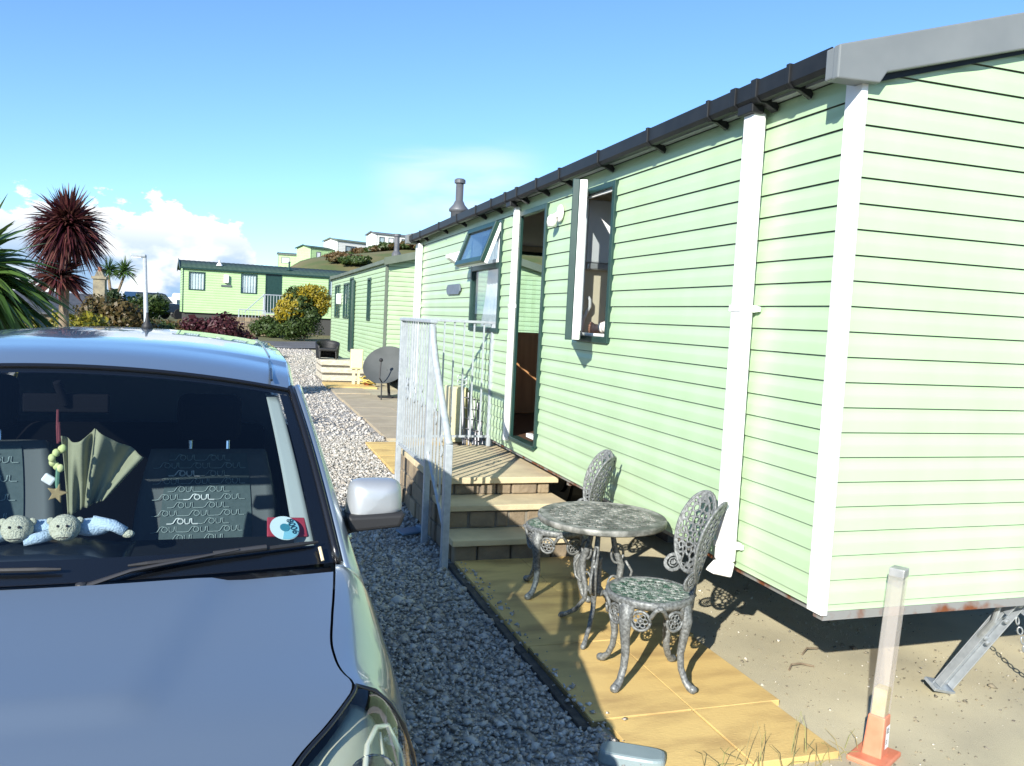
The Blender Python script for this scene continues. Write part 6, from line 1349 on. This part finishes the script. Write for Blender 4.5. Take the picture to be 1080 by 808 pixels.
# ------------------------------------------------------------------ person at the kitchen window (only the hand shows)
def person():
    px_, py_ = .58, 2.08; t = thing('person', 'person in grey sleeve reaching a hand to the sill of the open side window', 'person', (px_, py_, .70))
    def skin(name, verts, edges, radii, m, sub=2, parent=None):
        me = bpy.data.meshes.new(name); bm = bmesh.new(); lay = bm.verts.layers.skin.verify(); vs = [bm.verts.new(v) for v in verts]
        for e in edges: bm.edges.new((vs[e[0]], vs[e[1]]))
        for i, v in enumerate(vs):
            r = radii[i]; v[lay].radius = (r, r) if not isinstance(r, tuple) else r
        vs[0][lay].use_root = True; bm.to_mesh(me); bm.free()
        o = bpy.data.objects.new(name, me); COL.objects.link(o); me.materials.append(m); o.modifiers.new('skin', 'SKIN'); s_ = o.modifiers.new('sub', 'SUBSURF'); s_.levels = sub; s_.render_levels = sub
        o.modifiers['skin'].use_smooth_shade = True; o.parent = parent or t
        if (parent or t).name in WORLDROOTS: o.location = -(parent or t).location
        return o
    sk = mat('skin', (.58, .31, .22), .5, col2=(.62, .34, .25), scale=14, bump=.1, bscale=120); kn = mat('grey_knit', (.17, .19, .21), .9, col2=(.22, .24, .26), scale=50, bump=.6, bscale=220); tro = mat('navy_trousers', (.02, .025, .04), .85, bump=.2, bscale=150)
    z = .70; cx_, cy_ = px_, py_; W_ = Vector((.105, 2.645, 1.70)); Hn = Vector((.105, 2.725, 1.692)); Pm = Vector((.105, 2.80, 1.69))
    body = [(cx_, cy_, z+.92), (cx_, cy_, z+1.10), (cx_-.01, cy_, z+1.30), (cx_-.02, cy_+.01, z+1.42), (cx_-.03, cy_+.02, z+1.49), (cx_-.05, cy_+.03, z+1.58), (cx_-.06, cy_+.04, z+1.66),
            (cx_-.10, cy_+.12, z+1.36), (.36, 2.32, 1.80), (.21, 2.50, 1.735), W_, Hn, (cx_+.10, cy_-.14, z+1.36), (cx_+.16, cy_-.10, z+1.10), (cx_+.02, cy_+.05, z+.98),
            (cx_-.03, cy_+.09, z+.86), (cx_-.04, cy_+.10, z+.48), (cx_-.02, cy_+.10, z+.08), (cx_-.16, cy_+.12, z+.035), (cx_+.03, cy_-.09, z+.86), (cx_+.02, cy_-.10, z+.48), (cx_+.04, cy_-.10, z+.08), (cx_-.10, cy_-.12, z+.035)]
    ed = [(0, 1), (1, 2), (2, 3), (3, 4), (4, 5), (5, 6), (3, 7), (7, 8), (8, 9), (9, 10), (10, 11), (3, 12), (12, 13), (13, 14), (0, 15), (15, 16), (16, 17), (17, 18), (0, 19), (19, 20), (20, 21), (21, 22)]
    rad = [.13, .12, .14, .09, .05, .085, .07, .06, .042, .037, .027, .032, .06, .043, .032, .085, .058, .042, .035, .085, .058, .042, .035]
    bo = skin('body', body, ed, rad, sk)
    sl = skin('sweater', body[:4]+[body[7], body[8], body[9], (W_+(Vector(body[9])-W_)*.18), body[12], body[13], Vector(body[14])*.8+Vector(body[13])*.2], [(0, 1), (1, 2), (2, 3), (3, 4), (4, 5), (5, 6), (6, 7), (3, 8), (8, 9), (9, 10)], [.145, .135, .155, .105, .072, .054, .047, .041, .072, .054, .043], kn)
    cf = MB(); ax = (Vector(body[9])-W_).normalized(); cf.tube([W_+ax*.025, W_+ax*.06], [.040, .043], 16); cf.tube([W_+ax*.024, W_+ax*.004], [.0405, .037], 16); cf.build('cuff', mat('white_cuff', (.66, .63, .58), .9, bump=.4, bscale=200), t, smooth=True)
    skin('trousers', [body[0], body[15], body[16], Vector(body[17])+Vector((0, 0, .02)), body[19], body[20], Vector(body[21])+Vector((0, 0, .02))], [(0, 1), (1, 2), (2, 3), (0, 4), (4, 5), (5, 6)], [.15, .10, .072, .062, .10, .072, .062], tro)
    hc = Vector(body[6])+Vector((.0, 0, .02)); hr = MB(); hr.ball(hc+Vector((.03, -.01, .03)), .105, 18, 12, (.95, .9, 1.0)); hr.build('hair', mat('brown_hair', (.05, .03, .018), .6, bump=.6, bscale=90, stretch=(6, 6, 1)), t, smooth=True)
    fc = MB(); f0 = Vector(body[5])+Vector((-.08, .02, .03)); fc.ball(f0+Vector((-.012, 0, -.015)), .016, 10, 7, (1.2, .8, 1.3))
    for s in (-1, 1): fc.ball(Vector(body[5])+Vector((.0, s*.082+.01, .02)), .022, 10, 7, (.8, .35, 1.3))
    fc.build('nose_and_ears', sk, bo, smooth=True)
    ey = MB()
    for s in (-1, 1): ey.ball(f0+Vector((-.002, s*.032, .022)), .010, 8, 6)
    ey.tube([f0+Vector((.002, y, -.055)) for y in (-.022, 0, .022)], .004, 6); ey.build('eyes_and_mouth', mat('dark_features', (.09, .035, .03), .4), bo, smooth=True)
    # the hand: palm with four curled fingers and a thumb, resting on the sill edge
    kx = Vector((0, 1, -.05)).normalized(); kz = Vector((0, 0, 1)); ky = Vector((-1, 0, 0))
    verts = [Hn-kx*.012, Hn+kx*.022, Pm]; edges = [(0, 1), (1, 2)]; rads = [.030, .034, .032]
    for k, (o_, l_) in enumerate(((.026, .040), (.009, .045), (-.009, .042), (-.025, .033))):
        base = Pm+kz*o_*.95+kx*.002; i0 = len(verts)
        p1 = base+kx*l_*.62+ky*.008; p2 = p1+kx*l_*.22+ky*-.026; p3 = p2-kx*l_*.28+ky*-.020
        verts += [base, p1, p2, p3]; edges += [(2, i0), (i0, i0+1), (i0+1, i0+2), (i0+2, i0+3)]; rads += [.0115, .0105, .0095, .008]
    i0 = len(verts); verts += [Hn+kx*.02+kz*.028+ky*.012, Hn+kx*.055+kz*.044+ky*.014, Hn+kx*.088+kz*.040+ky*.004]; edges += [(1, i0), (i0, i0+1), (i0+1, i0+2)]; rads += [.014, .0115, .0095]
    skin('hand', verts, edges, rads, sk, parent=bo)
person()
